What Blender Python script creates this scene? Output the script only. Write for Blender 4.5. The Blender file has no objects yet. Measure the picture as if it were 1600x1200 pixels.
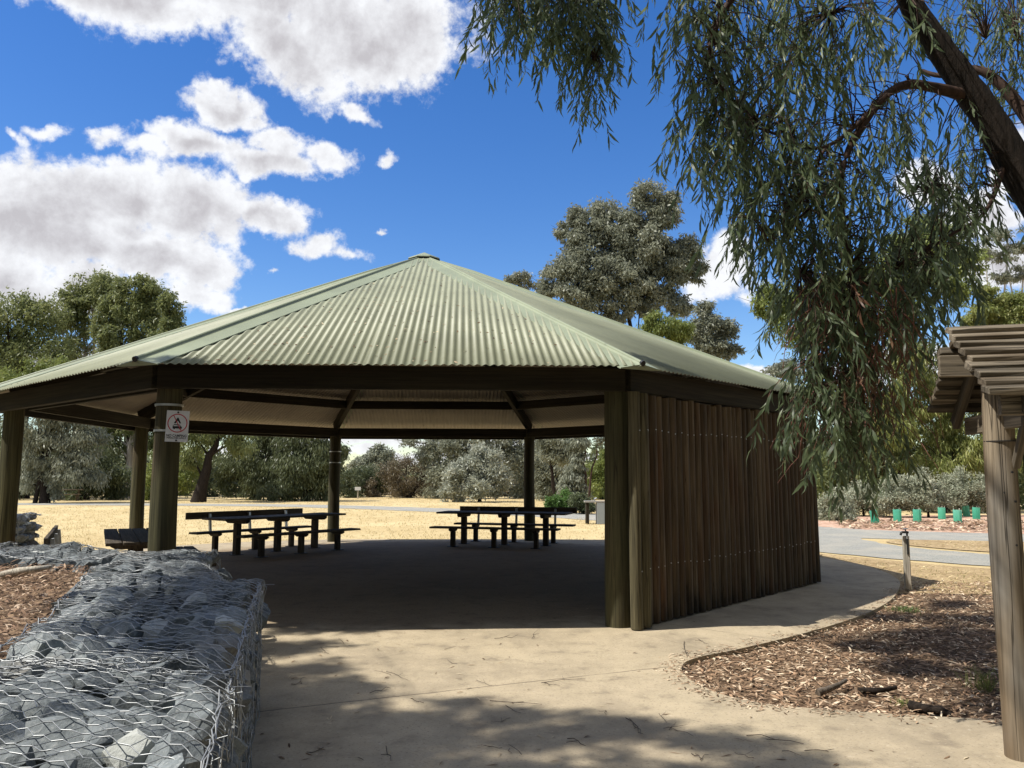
import bpy, bmesh, math, random
import numpy as np
from mathutils import Vector, Matrix
from mathutils.bvhtree import BVHTree

random.seed(7)
RNG = np.random.default_rng(7)
scene = bpy.context.scene
COL = scene.collection
rad = math.radians

# ------------------------------------------------------------------ camera
F, PIT, H = 1280.0, 0.1114, 1.6
CP, SP = math.cos(PIT), math.sin(PIT)
def ray(u, v):
    a = (u - 800) / F; b = (600 - v) / F
    return Vector((a, CP - b * SP, SP + b * CP))
def G(u, v, z=0.0):
    d = ray(u, v); t = (z - H) / d.z
    return Vector((d.x * t, d.y * t, z))
def at(u, v, Y):
    d = ray(u, v); t = Y / d.y
    return Vector((d.x * t, Y, H + d.z * t))
cam_d = bpy.data.cameras.new("camera"); cam = bpy.data.objects.new("camera", cam_d); COL.objects.link(cam)
cam.location = (0, 0, H); cam.rotation_euler = (math.pi / 2 + PIT, 0, 0)
cam_d.sensor_width = 36; cam_d.lens = 36 * F / 1600
cam_d.clip_start = 0.05; cam_d.clip_end = 5000
scene.camera = cam

# ------------------------------------------------------------------ helpers
def tag(o, label=None, cat=None, group=None, kind=None):
    if label: o["label"] = label
    if cat: o["category"] = cat
    if group: o["group"] = group
    if kind: o["kind"] = kind
    return o
def empty(name, loc, rz=0.0):
    o = bpy.data.objects.new(name, None); COL.objects.link(o)
    o.location = loc; o.rotation_euler = (0, 0, rz); o.empty_display_size = .2
    o["_m"] = 1
    return o
def wm(o):
    m = Matrix.LocRotScale(o.location, o.rotation_euler, o.scale)
    return wm(o.parent) @ m if o.parent else m
def link(name, me, mats, parent=None, M=None):
    """M is the world matrix of the new object"""
    for m in (mats if isinstance(mats, (list, tuple)) else [mats]): me.materials.append(m)
    o = bpy.data.objects.new(name, me); COL.objects.link(o)
    M = M or Matrix.Identity(4)
    if parent is not None:
        o.parent = parent
        M = wm(parent).inverted() @ M
    loc, rot, sc = M.decompose()
    o.location = loc; o.rotation_euler = rot.to_euler(); o.scale = sc
    return o
def copy_tree(o, parent=None):
    c = o.copy(); COL.objects.link(c)
    if parent is not None: c.parent = parent
    for ch in list(o.children): copy_tree(ch, c)
    return c
def smooth(me, on=True):
    me.polygons.foreach_set("use_smooth", [on] * len(me.polygons))

def axis_matrix(p, q, up=Vector((0, 0, 1))):
    z = (q - p).normalized()
    x = up.cross(z)
    if x.length < 1e-4: x = Vector((1, 0, 0)).cross(z)
    x.normalize(); y = z.cross(x)
    return Matrix(((x.x, y.x, z.x, p.x), (x.y, y.y, z.y, p.y), (x.z, y.z, z.z, p.z), (0, 0, 0, 1)))

def bar_mesh(L, w, h, bev=.006, seg=1, wob=0.0):
    """box along z (0..L), x = width w, y = height h"""
    bm = bmesh.new()
    bmesh.ops.create_cube(bm, size=1)
    for v in bm.verts: v.co = Vector((v.co.x * w, v.co.y * h, (v.co.z + .5) * L))
    if wob:
        es = [e for e in bm.edges if abs(e.verts[0].co.z - e.verts[1].co.z) > L * .5]
        bmesh.ops.subdivide_edges(bm, edges=es, cuts=max(2, int(L / .25)), use_grid_fill=True)
        for v in bm.verts: v.co += Vector((random.uniform(-1, 1), random.uniform(-1, 1), random.uniform(-.3, .3))) * wob
    if bev:
        es = [e for e in bm.edges if e.is_manifold and e.calc_face_angle(0) > .7]
        bmesh.ops.bevel(bm, geom=es, offset=bev, segments=seg, affect='EDGES')
    me = bpy.data.meshes.new("bar"); bm.to_mesh(me); bm.free()
    return me
def bar(name, p, q, w, h, mat, parent=None, up=Vector((0, 0, 1)), bev=.006, wob=0.0, roll=0):
    p = Vector(p); q = Vector(q)
    M = axis_matrix(p, q, up) @ Matrix.Rotation(roll, 4, 'Z')
    return link(name, bar_mesh((q - p).length, w, h, bev, 1, wob), mat, parent, M)

class MB:
    """collects geometry, one mesh"""
    def __init__(s): s.v = []; s.f = []; s.m = []; s.sm = []
    def add(s, vs, fs, m=0, sm=False):
        n = len(s.v); s.v += [tuple(x) for x in vs]
        for f in fs: s.f.append([i + n for i in f]); s.m.append(m); s.sm.append(sm)
    def box(s, c, d, R=None, m=0):
        c = Vector(c); vs = []
        for i in (-1, 1):
            for j in (-1, 1):
                for k in (-1, 1):
                    p = Vector((i * d[0] / 2, j * d[1] / 2, k * d[2] / 2))
                    if R: p = R @ p
                    vs.append(c + p)
        s.add(vs, [(0, 1, 3, 2), (4, 6, 7, 5), (0, 4, 5, 1), (2, 3, 7, 6), (0, 2, 6, 4), (1, 5, 7, 3)], m)
    def tube(s, pts, rs, n=8, m=0, cap=True, jit=0.0):
        pts = [Vector(p) for p in pts]; rings = []
        ref = Vector((.31, .2, .93))
        for i, p in enumerate(pts):
            t = (pts[min(i + 1, len(pts) - 1)] - pts[max(i - 1, 0)])
            if t.length < 1e-9: t = Vector((0, 0, 1))
            t.normalize()
            x = t.cross(ref)
            if x.length < .05: x = t.cross(Vector((1, 0, 0)))
            x.normalize(); y = t.cross(x)
            r = rs[i] if isinstance(rs, (list, tuple)) else rs
            rings.append([p + (x * math.cos(a) + y * math.sin(a)) * r * (1 + random.uniform(-jit, jit)) for a in [2 * math.pi * k / n for k in range(n)]])
        vs = [q for R in rings for q in R]
        fs = [(i * n + k, i * n + (k + 1) % n, (i + 1) * n + (k + 1) % n, (i + 1) * n + k) for i in range(len(pts) - 1) for k in range(n)]
        s.add(vs, fs, m, True)
        if cap:
            s.add(rings[0], [list(range(n))[::-1]], m); s.add(rings[-1], [list(range(n))], m)
    def prism(s, poly, z0, z1, m=0):
        n = len(poly)
        vs = [(x, y, z0) for x, y in poly] + [(x, y, z1) for x, y in poly]
        s.add(vs, [tuple(range(n))[::-1], tuple(range(n, 2 * n))] + [(i, (i + 1) % n, n + (i + 1) % n, n + i) for i in range(n)], m)
    def mesh(s):
        me = bpy.data.meshes.new("m"); me.from_pydata(s.v, [], s.f)
        me.polygons.foreach_set("material_index", s.m); me.polygons.foreach_set("use_smooth", s.sm)
        me.update(); return me
    def build(s, name, mats, parent=None, M=None): return link(name, s.mesh(), mats, parent, M)

def np_mesh(V, faces, lv=None, sm=False):
    """V (n,3); faces (m,k) equal sided"""
    me = bpy.data.meshes.new("m")
    V = np.asarray(V, np.float32); faces = np.asarray(faces, np.int32)
    m, k = faces.shape
    me.vertices.add(len(V)); me.vertices.foreach_set("co", V.ravel())
    me.loops.add(m * k); me.loops.foreach_set("vertex_index", faces.ravel())
    me.polygons.add(m); me.polygons.foreach_set("loop_start", np.arange(0, m * k, k, dtype=np.int32))
    try: me.polygons.foreach_set("loop_total", np.full(m, k, dtype=np.int32))
    except Exception: pass
    me.polygons.foreach_set("use_smooth", np.full(m, sm))
    if lv is not None:
        a = me.attributes.new("lv", 'FLOAT', 'POINT'); a.data.foreach_set("value", np.asarray(lv, np.float32))
    me.update(calc_edges=True); me.validate()
    return me
def nrm(a): return a / np.maximum(np.linalg.norm(a, axis=1, keepdims=True), 1e-9)
def segs_mesh(P, Q, r, n=4):
    """array of straight thin wires"""
    P = np.asarray(P, float); Q = np.asarray(Q, float)
    t = nrm(Q - P); ref = np.tile(np.array([.3, .25, .92]), (len(P), 1))
    x = nrm(np.cross(t, ref)); y = np.cross(t, x)
    r = np.broadcast_to(np.asarray(r, float), (len(P),))[:, None]
    rings = []
    for E in (P, Q):
        for k in range(n):
            a = 2 * math.pi * k / n
            rings.append(E + (x * math.cos(a) + y * math.sin(a)) * r)
    V = np.stack(rings, 1).reshape(-1, 3)
    base = (np.arange(len(P)) * 2 * n)[:, None]
    fs = []
    for k in range(n):
        fs.append(np.concatenate([base + k, base + (k + 1) % n, base + n + (k + 1) % n, base + n + k], 1))
    return V, np.stack(fs, 1).reshape(-1, 4)

# ------------------------------------------------------------------ materials
class NT:
    def __init__(s, nt): s.nt = nt; s.n = nt.nodes; s.l = nt.links
    def new(s, t, **kw):
        n = s.n.new(t)
        for k, v in kw.items(): setattr(n, k, v)
        return n
    def put(s, sock, v):
        if isinstance(v, bpy.types.NodeSocket): s.l.new(v, sock)
        elif v is not None:
            sock.default_value = v
    def math(s, op, a, b=None, c=None, clamp=False):
        n = s.new('ShaderNodeMath', operation=op); n.use_clamp = clamp
        s.put(n.inputs[0], a)
        if b is not None: s.put(n.inputs[1], b)
        if c is not None: s.put(n.inputs[2], c)
        return n.outputs[0]
    def vmath(s, op, a, b=None, sc=None):
        n = s.new('ShaderNodeVectorMath', operation=op)
        s.put(n.inputs[0], a)
        if b is not None: s.put(n.inputs[1], b)
        if sc is not None: s.put(n.inputs['Scale'], sc)
        return n.outputs['Value'] if op in ('DOT_PRODUCT', 'LENGTH') else n.outputs[0]
    def mix(s, f, a, b, mode='MIX'):
        n = s.new('ShaderNodeMix', data_type='RGBA', blend_type=mode)
        s.put(n.inputs[0], f)
        for sk, v in ((n.inputs[6], a), (n.inputs[7], b)):
            s.put(sk, (*v, 1) if isinstance(v, tuple) and len(v) == 3 else v)
        return n.outputs[2]
    def noise(s, vec, scale, detail=4, rough=.55, dist=0.0):
        n = s.new('ShaderNodeTexNoise'); s.put(n.inputs['Vector'], vec)
        n.inputs['Scale'].default_value = scale; n.inputs['Detail'].default_value = detail
        n.inputs['Roughness'].default_value = rough; n.inputs['Distortion'].default_value = dist
        return n.outputs['Fac']
    def ramp(s, f, a, b):
        n = s.new('ShaderNodeMapRange'); n.interpolation_type = 'SMOOTHSTEP'
        s.put(n.inputs[0], f); n.inputs[1].default_value = a; n.inputs[2].default_value = b
        return n.outputs[0]
    def mapping(s, vec, scale, loc=None):
        n = s.new('ShaderNodeMapping'); s.put(n.inputs[0], vec); n.inputs['Scale'].default_value = scale
        if loc is not None: s.put(n.inputs['Location'], loc)
        return n.outputs[0]
def new_mat(name):
    m = bpy.data.materials.new(name); m.use_nodes = True
    t = NT(m.node_tree); bs = m.node_tree.nodes['Principled BSDF']
    tc = t.new('ShaderNodeTexCoord')
    return m, t, bs, tc
def setbs(t, bs, col=None, rough=None, bump=None, bstr=.3, bdist=.01, spec=None, metal=None):
    if col is not None: t.put(bs.inputs['Base Color'], (*col, 1) if isinstance(col, tuple) and len(col) == 3 else col)
    if rough is not None: t.put(bs.inputs['Roughness'], rough)
    if spec is not None: bs.inputs['Specular IOR Level'].default_value = spec
    if metal is not None: bs.inputs['Metallic'].default_value = metal
    if bump is not None:
        b = t.new('ShaderNodeBump'); t.put(b.inputs['Height'], bump); b.inputs['Strength'].default_value = bstr
        b.inputs['Distance'].default_value = bdist; t.l.new(b.outputs[0], bs.inputs['Normal'])

def wood(name, ca, cb, cc, gs=14, bstr=.5, rough=.8, stain=None, var=.35):
    """grain runs along the object's z"""
    m, t, bs, tc = new_mat(name)
    oi = t.new('ShaderNodeObjectInfo')
    off = t.new('ShaderNodeCombineXYZ'); 
    for i in range(3): t.put(off.inputs[i], t.math('MULTIPLY', oi.outputs['Random'], (17.3, 9.1, 31.7)[i]))
    v = t.mapping(tc.outputs['Object'], (gs, gs, gs * .06), off.outputs[0])
    n1 = t.noise(v, 1, 6, .6, .4)
    v2 = t.mapping(tc.outputs['Object'], (gs * 5, gs * 5, gs * .12), off.outputs[0])
    n2 = t.noise(v2, 1, 4, .6, .2)
    v3 = t.mapping(tc.outputs['Object'], (3, 3, 1.1), off.outputs[0])
    n3 = t.noise(v3, 1, 3, .5)
    c = t.mix(t.ramp(n1, .35, .68), ca, cb)
    c = t.mix(t.ramp(n3, .45, .75), c, cc)
    fine = t.math('MULTIPLY_ADD', t.ramp(n2, .3, .6), .5, .55)
    c = t.mix(1, c, t.new('ShaderNodeCombineColor').outputs[0] if False else c, 'MIX')
    hsv = t.new('ShaderNodeHueSaturation'); t.put(hsv.inputs['Color'], c)
    rv = t.math('MULTIPLY_ADD', oi.outputs['Random'], var * 2, 1 - var)
    t.put(hsv.inputs['Value'], t.math('MULTIPLY', fine, rv))
    c = hsv.outputs[0]
    if stain:
        ob = t.new('ShaderNodeSeparateXYZ'); t.put(ob.inputs[0], tc.outputs['Object'])
        sn = t.noise(v3, 2.0, 4, .7)
        k = t.math('MULTIPLY_ADD', sn, .9, ob.outputs[2])
        k = t.math('SUBTRACT', k, t.math('MULTIPLY', oi.outputs['Random'], .25))
        c = t.mix(t.ramp(k, stain[1] + .42, stain[1] - .12), c, stain[0])
    h = t.math('ADD', t.math('MULTIPLY', n1, .6), t.math('MULTIPLY', n2, .5))
    # drying cracks
    cr = t.noise(t.mapping(tc.outputs['Object'], (gs * 1.6, gs * 1.6, gs * .025), off.outputs[0]), 1, 2, .5)
    crack = t.math('ABSOLUTE', t.math('SUBTRACT', cr, .5))
    ck = t.ramp(crack, .012, .0)
    c = t.mix(t.math('MULTIPLY', ck, .7), c, (.012, .009, .006))
    h = t.math('SUBTRACT', h, t.math('MULTIPLY', ck, .8))
    setbs(t, bs, c, rough, h, bstr, .006, .25)
    return m
M = {}
M['post'] = wood('wood_treated_post', (.055, .052, .026), (.10, .092, .046), (.075, .058, .031), 10, .5, stain=((.07, .06, .035), -.4))
M['beam'] = wood('wood_dark_beam', (.022, .018, .010), (.045, .037, .021), (.03, .021, .012), 9, .4)
M['paling'] = wood('wood_paling', (.080, .056, .032), (.145, .108, .066), (.105, .058, .030), 16, .5, stain=((.014, .012, .009), .22), var=.3)
M['paling_pale'] = wood('wood_paling_pale', (.075, .065, .036), (.15, .13, .075), (.085, .072, .035), 14, .5, var=.1)
M['table'] = wood('wood_table', (.05, .04, .03), (.10, .083, .062), (.07, .056, .04), 12, .4)
M['grey'] = wood('wood_weathered_grey', (.12, .098, .07), (.27, .225, .165), (.09, .066, .042), 12, 1.0, var=.4)
M['kpole'] = wood('wood_round_pole', (.15, .108, .066), (.29, .235, .165), (.22, .20, .17), 9, .8, var=.1)
M['stick'] = wood('wood_stick', (.10, .08, .06), (.22, .18, .14), (.07, .05, .04), 30, .8)
M['tappost'] = wood('wood_tap_post', (.33, .30, .24), (.48, .45, .38), (.36, .31, .25), 20, .4)

def flat(name, col, rough=.6, metal=0, noise=.15, scale=20, spec=.4):
    m, t, bs, tc = new_mat(name)
    n = t.noise(tc.outputs['Object'], scale, 4)
    c = t.mix(n, tuple(x * (1 - noise) for x in col), tuple(min(1, x * (1 + noise)) for x in col))
    setbs(t, bs, c, rough, n, .1, .003, spec, metal)
    return m
M['sign_white'] = flat('sign_white', (.62, .63, .64), .45)
M['sign_black'] = flat('sign_black', (.012, .012, .013), .5)
M['sign_red'] = flat('sign_red', (.42, .02, .035), .45)
M['steel'] = flat('galvanised_steel', (.45, .47, .48), .42, .8, .2, 40)
M['bolt'] = flat('bolt_steel', (.5, .5, .48), .4, .7)
M['dark_metal'] = flat('dark_metal', (.03, .03, .032), .5, .3)
M['bin'] = flat('grey_cabinet', (.25, .28, .30), .6)
M['slab_top'] = flat('pale_slab', (.30, .29, .27), .7)
M['board'] = flat('green_board', (.02, .035, .022), .7)
M['frame_brown'] = flat('frame_brown', (.10, .07, .045), .7)

def roof_mat(name, base, dirty, leafy):
    m, t, bs, tc = new_mat(name)
    o = tc.outputs['Object']
    n1 = t.noise(o, .9, 5, .6); n2 = t.noise(t.mapping(o, (9, 9, 2)), 1, 5, .65)
    n3 = t.noise(o, 42, 3, .6)
    c = t.mix(t.ramp(n1, .35, .7), base, tuple(x * .80 for x in base))
    c = t.mix(t.math('MULTIPLY', t.ramp(n2, .5, .8), .45), c, dirty)
    c = t.mix(t.math('MULTIPLY', t.ramp(n3, .66, .74), leafy), c, (.14, .09, .05))
    setbs(t, bs, c, .5, n2, .05, .003, .35)
    return m
M['roof'] = roof_mat('roof_green', (.305, .32, .215), (.22, .21, .145), .35)
M['flash'] = roof_mat('roof_flashing', (.28, .315, .21), (.20, .22, .15), .15)
M['ceil'] = roof_mat('roof_underside', (.235, .20, .165), (.16, .13, .105), .1)

def world_coords(t):
    g = t.new('ShaderNodeNewGeometry'); return g.outputs['Position']

def concrete():
    m, t, bs, tc = new_mat('concrete'); p = world_coords(t)
    n1 = t.noise(p, .55, 5, .6, .3); n2 = t.noise(p, 3.2, 6, .65, .2); n3 = t.noise(p, 26, 5, .65); n4 = t.noise(p, 160, 2, .5)
    c = t.mix(t.ramp(n1, .35, .68), (.44, .365, .25), (.31, .257, .18))
    c = t.mix(t.math('MULTIPLY', t.ramp(n2, .42, .72), .55), c, (.50, .41, .285))
    c = t.mix(t.math('MULTIPLY', t.ramp(n2, .47, .30), .75), c, (.22, .18, .13))
    c = t.mix(t.math('MULTIPLY', t.ramp(n3, .40, .26), .7), c, (.16, .12, .08))
    c = t.mix(t.math('MULTIPLY', t.ramp(n3, .58, .68), .4), c, (.56, .49, .38))
    n5 = t.noise(p, 48, 3, .7); c = t.mix(t.math('MULTIPLY', t.ramp(n5, .45, .32), .7), c, (.19, .155, .115))
    n6 = t.noise(t.mapping(p, (1.2, .35, 1)), 1.6, 5, .6, .5); c = t.mix(t.math('MULTIPLY', t.ramp(n6, .52, .70), .4), c, (.24, .20, .145))
    c = t.mix(t.math('MULTIPLY', t.ramp(n4, .62, .72), .3), c, (.12, .10, .08))
    # trodden-in dust and bird dirt, plus roof shade painted into the floor colour
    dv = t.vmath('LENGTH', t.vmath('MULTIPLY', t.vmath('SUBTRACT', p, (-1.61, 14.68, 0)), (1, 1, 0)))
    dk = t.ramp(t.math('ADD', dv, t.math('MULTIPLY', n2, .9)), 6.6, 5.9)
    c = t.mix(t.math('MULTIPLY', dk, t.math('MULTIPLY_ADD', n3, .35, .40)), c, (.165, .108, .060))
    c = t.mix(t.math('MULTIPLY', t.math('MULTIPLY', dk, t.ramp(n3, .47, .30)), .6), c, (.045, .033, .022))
    # control joints
    def line(a, b, w, amt):
        nonlocal c
        a = Vector((a.x, a.y)); b = Vector((b.x, b.y)); d = (b - a).normalized(); nn = Vector((-d.y, d.x))
        wob = t.math('MULTIPLY', t.math('SUBTRACT', t.noise(p, 5, 3), .5), .035)
        s = t.vmath('DOT_PRODUCT', p, (nn.x, nn.y, 0)); s = t.math('ADD', t.math('SUBTRACT', s, nn.dot(a)), wob)
        s = t.math('ABSOLUTE', s)
        k = t.math('MULTIPLY', t.ramp(s, w, w * .25), t.ramp(t.noise(p, 2.3, 3), .3, .5))
        c = t.mix(t.math('MULTIPLY', k, amt), c, (.07, .055, .04))
    line(G(420, 1110), G(1060, 1040), .012, .8)
    line(G(1000, 990), G(1090, 1012), .008, .35)
    line(G(520, 900), G(940, 960), .012, .5)
    h = t.math('ADD', n3, t.math('MULTIPLY', n4, .6))
    setbs(t, bs, c, .9, h, .35, .004, .2)
    return m
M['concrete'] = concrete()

def ground_mat():
    m, t, bs, tc = new_mat('dry_grass'); p = world_coords(t)
    n1 = t.noise(p, .16, 5, .6, .4); n2 = t.noise(t.mapping(p, (1.2, 2.6, 1)), 1.3, 6, .7); n3 = t.noise(t.mapping(p, (14, 22, 10)), 1, 4, .7)
    c = t.mix(t.ramp(n1, .35, .65), (.60, .485, .27), (.50, .39, .205))
    c = t.mix(t.math('MULTIPLY', t.ramp(n2, .5, .75), .8), c, (.36, .25, .115))
    c = t.mix(t.math('MULTIPLY', t.ramp(n3, .52, .3), .5), c, (.25, .18, .085))
    c = t.mix(t.math('MULTIPLY', t.ramp(n2, .36, .22), .5), c, (.25, .23, .09))
    setbs(t, bs, c, .95, n3, .5, .03, .1)
    return m
M['grass_ground'] = ground_mat()
def litter_mat(name, a, b, c_, sc=30):
    m, t, bs, tc = new_mat(name); p = world_coords(t)
    vn = t.new('ShaderNodeTexVoronoi'); t.put(vn.inputs['Vector'], t.vmath('ADD', p, t.vmath('SCALE', t.new('ShaderNodeTexNoise').outputs['Color'], sc=.1)))
    vn.inputs['Scale'].default_value = sc
    sp = t.new('ShaderNodeSeparateColor'); t.put(sp.inputs[0], vn.outputs['Color'])
    n1 = t.noise(p, 1.1, 5, .6); n2 = t.noise(p, sc * 2, 4, .7)
    c = t.mix(t.ramp(sp.outputs[0], .2, .9), a, b)
    c = t.mix(t.math('MULTIPLY', t.ramp(n1, .4, .7), .6), c, c_)
    c = t.mix(t.math('MULTIPLY', t.ramp(n2, .5, .3), .6), c, tuple(x * .4 for x in a))
    setbs(t, bs, c, .95, t.math('ADD', n2, sp.outputs[1]), .6, .012, .1)
    return m
M['mulch'] = litter_mat('mulch', (.095, .062, .04), (.34, .235, .15), (.12, .08, .05), 26)
M['far_mulch'] = litter_mat('far_mulch', (.42, .26, .18), (.62, .44, .33), (.40, .25, .18), 9)
M['leafy'] = litter_mat('leafy_soil', (.33, .24, .13), (.50, .38, .22), (.25, .17, .09), 22)
M['gravel'] = litter_mat('gravel_road', (.27, .27, .245), (.37, .365, .33), (.45, .41, .34), 45)

def leaf_mat(name, ca, cb, cc, trans=.35, rough=.45, spec=.35):
    m, t, bs, tc = new_mat(name)
    at_ = t.new('ShaderNodeAttribute', attribute_name='lv')
    f = at_.outputs['Fac']
    c = t.mix(t.ramp(f, 0, .55), ca, cb); c = t.mix(t.ramp(f, .55, 1.0), c, cc)
    setbs(t, bs, c, rough, None, spec=spec)
    tr = t.new('ShaderNodeBsdfTranslucent'); t.put(tr.inputs[0], t.mix(.5, c, tuple(min(1, x * 1.6) for x in cc)))
    mx = t.new('ShaderNodeMixShader'); mx.inputs[0].default_value = trans
    out = m.node_tree.nodes['Material Output']
    t.l.new(bs.outputs[0], mx.inputs[1]); t.l.new(tr.outputs[0], mx.inputs[2]); t.l.new(mx.outputs[0], out.inputs[0])
    return m
L = {}
L['near'] = leaf_mat('leaf_weeping', (.030, .048, .023), (.082, .115, .052), (.20, .245, .125), .42, .45, .4)
L['olive'] = leaf_mat('leaf_olive', (.075, .10, .036), (.14, .17, .062), (.25, .265, .11), .38)
L['dark'] = leaf_mat('leaf_dark', (.05, .062, .03), (.09, .11, .05), (.16, .18, .09), .3)
L['grey'] = leaf_mat('leaf_greygreen', (.11, .12, .08), (.20, .215, .155), (.33, .34, .255), .3)
L['silver'] = leaf_mat('leaf_silver', (.17, .18, .13), (.30, .32, .25), (.46, .47, .39), .2)
L['brownish'] = leaf_mat('leaf_brownish', (.085, .065, .035), (.14, .11, .065), (.18, .16, .10), .2)
L['bright'] = leaf_mat('leaf_bright', (.09, .12, .03), (.16, .20, .05), (.26, .29, .09), .35)
L['yellow'] = leaf_mat('leaf_yellow', (.10, .13, .035), (.19, .22, .06), (.36, .36, .13), .35)
L['salt'] = leaf_mat('leaf_saltbush', (.20, .22, .15), (.31, .33, .235), (.42, .43, .32), .2)
L['green'] = leaf_mat('leaf_green', (.05, .10, .025), (.09, .17, .04), (.15, .24, .07), .35)
L['straw'] = leaf_mat('straw', (.34, .26, .12), (.56, .445, .24), (.74, .62, .38), .2, .8, .1)
L['chips'] = leaf_mat('bark_chips', (.10, .06, .038), (.40, .26, .165), (.80, .66, .48), .08, .85, .1)
L['chipsdark'] = leaf_mat('bark_chips_brown', (.08, .055, .04), (.26, .165, .11), (.62, .48, .35), .08, .85, .1)
L['litter'] = leaf_mat('leaf_litter', (.07, .04, .025), (.20, .12, .065), (.60, .50, .34), .1, .7, .2)
L['rusty'] = leaf_mat('leaf_rusty', (.07, .035, .02), (.17, .085, .05), (.30, .19, .11), .3)
L['guard'] = leaf_mat('tree_guard', (.06, .36, .24), (.12, .50, .34), (.22, .62, .46), .45, .5)
m, t, bs, tc = new_mat('bark_dark'); n = t.noise(t.mapping(tc.outputs['Object'], (22, 22, 5)), 1, 6, .7, .3)
setbs(t, bs, t.mix(t.ramp(n, .3, .7), (.010, .008, .006), (.034, .025, .019)), .9, n, 1, .02, .2); M['bark'] = m
m, t, bs, tc = new_mat('bark_red'); n = t.noise(t.mapping(tc.outputs['Object'], (22, 22, 8)), 1, 6, .7, .3)
setbs(t, bs, t.mix(t.ramp(n, .3, .7), (.028, .016, .011), (.075, .042, .029)), .8, n, .6, .01, .3); M['bark_red'] = m
m, t, bs, tc = new_mat('bark_pale'); n = t.noise(t.mapping(tc.outputs['Object'], (3, 3, .7)), 1, 6, .6, .6)
setbs(t, bs, t.mix(t.ramp(n, .3, .65), (.20, .17, .14), (.46, .43, .38)), .8, n, .5, .02, .3); M['bark_pale'] = m

def rock_mat():
    m, t, bs, tc = new_mat('gabion_rock'); oi = t.new('ShaderNodeObjectInfo'); p = world_coords(t)
    n1 = t.noise(p, 9, 6, .7, .5); n2 = t.noise(p, 60, 5, .7); n3 = t.noise(p, 2.7, 3)
    c = t.mix(t.ramp(n1, .3, .7), (.075, .088, .094), (.225, .25, .258))
    c = t.mix(t.math('MULTIPLY', t.ramp(n2, .5, .72), .6), c, (.42, .43, .42))
    c = t.mix(t.math('MULTIPLY', t.ramp(n3, .55, .8), .6), c, (.20, .20, .175))
    c = t.mix(t.ramp(oi.outputs['Random'], .90, .97), c, (.32, .33, .31))
    c = t.mix(t.math('MULTIPLY', t.ramp(t.noise(p, 1.4, 4), .52, .7), .35), c, (.24, .19, .14))
    hs = t.new('ShaderNodeHueSaturation'); t.put(hs.inputs['Color'], c); t.put(hs.inputs['Value'], t.math('MULTIPLY_ADD', oi.outputs['Random'], .7, .65))
    setbs(t, bs, hs.outputs[0], .8, t.math('ADD', n1, t.math('MULTIPLY', n2, .5)), .7, .012, .3)
    return m
M['rock'] = rock_mat()
M['wire'] = flat('gabion_wire', (.33, .34, .34), .42, .5, .3, 30)

# ------------------------------------------------------------------ world
SUN = Vector((-1.79, -.50, 2.756)).normalized()
elev = math.asin(SUN.z); azim = math.atan2(SUN.x, SUN.y)   # azimuth from +Y towards +X
world = bpy.data.worlds.new("World"); scene.world = world; world.use_nodes = True
t = NT(world.node_tree); bg = world.node_tree.nodes['Background']
sky = t.new('ShaderNodeTexSky'); sky.sky_type = 'NISHITA'; sky.sun_disc = False
sky.sun_elevation = elev; sky.sun_rotation = azim; sky.air_density = 1.0; sky.dust_density = .25; sky.ozone_density = 2.0
skyc = t.new('ShaderNodeHueSaturation'); t.put(skyc.inputs['Color'], sky.outputs[0]); skyc.inputs['Saturation'].default_value = 1.36; skyc.inputs['Value'].default_value = 1.24; skyc.inputs['Hue'].default_value = .512
tc = t.new('ShaderNodeTexCoord'); D0 = tc.outputs['Generated']
def nvec(scale, detail, amp, src):
    n = t.new('ShaderNodeTexNoise'); t.put(n.inputs['Vector'], src); n.inputs['Scale'].default_value = scale; n.inputs['Detail'].default_value = detail
    n.inputs['Roughness'].default_value = .6
    return t.vmath('SCALE', t.vmath('SUBTRACT', n.outputs['Color'], (.5, .5, .5)), sc=amp)
D = t.vmath('ADD', D0, nvec(5, 3, .10, D0)); D = t.vmath('ADD', D, nvec(22, 5, .035, D0))
BL = [(380, -40, 330, 118, 6), (560, 60, 150, 85, 0), (455, 95, 105, 55, 25), (190, -10, 190, 62, 8), (645, 40, 70, 100, 0),
      (355, 170, 62, 30, -8), (345, 148, 26, 22, 0), (318, 168, 40, 16, 0), (402, 188, 26, 18, 0),
      (300, 232, 80, 30, -4), (420, 228, 36, 34, 0), (415, 258, 80, 32, -5), (490, 238, 52, 24, 5), (165, 238, 40, 20, 0), (215, 250, 60, 14, 0),
      (150, 315, 175, 62, 0), (50, 340, 160, 90, 0), (290, 330, 80, 60, 0), (230, 400, 150, 60, 5), (100, 385, 120, 50, 0), (320, 430, 60, 34, 0), (-10, 440, 70, 60, 0), (40, 460, 60, 30, 0),
      (410, 348, 72, 30, -6), (310, 468, 60, 20, 0), (350, 470, 20, 15, 0), (495, 380, 46, 26, 0), (545, 396, 44, 12, 4), (345, 340, 50, 60, 0), (120, 450, 80, 40, 0),
      (72, 215, 34, 14, 0), (20, 222, 18, 12, 0), (592, 240, 16, 11, -20), (551, 165, 19, 12, 0), (375, 488, 30, 7, -12), (440, 425, 12, 5, 0), (605, 358, 10, 5, 0),
      (1130, 432, 50, 42, 0), (1110, 460, 60, 24, 0), (1180, 580, 42, 13, 0), (1590, 240, 50, 60, 0), (1540, 320, 90, 32, 0), (1440, 290, 50, 34, 0), (1600, 400, 120, 50, 0),
      (480, 705, 330, 11, 0), (680, 722, 300, 9, 0), (900, 700, 260, 10, 0), (1500, 560, 200, 40, 0), (130, 560, 160, 30, 0),
      (1900, 250, 200, 110, 0), (-350, 300, 200, 120, 0), (1300, -400, 260, 120, 0), (200, -500, 300, 150, 0)]
cur = None; low = None
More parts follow.
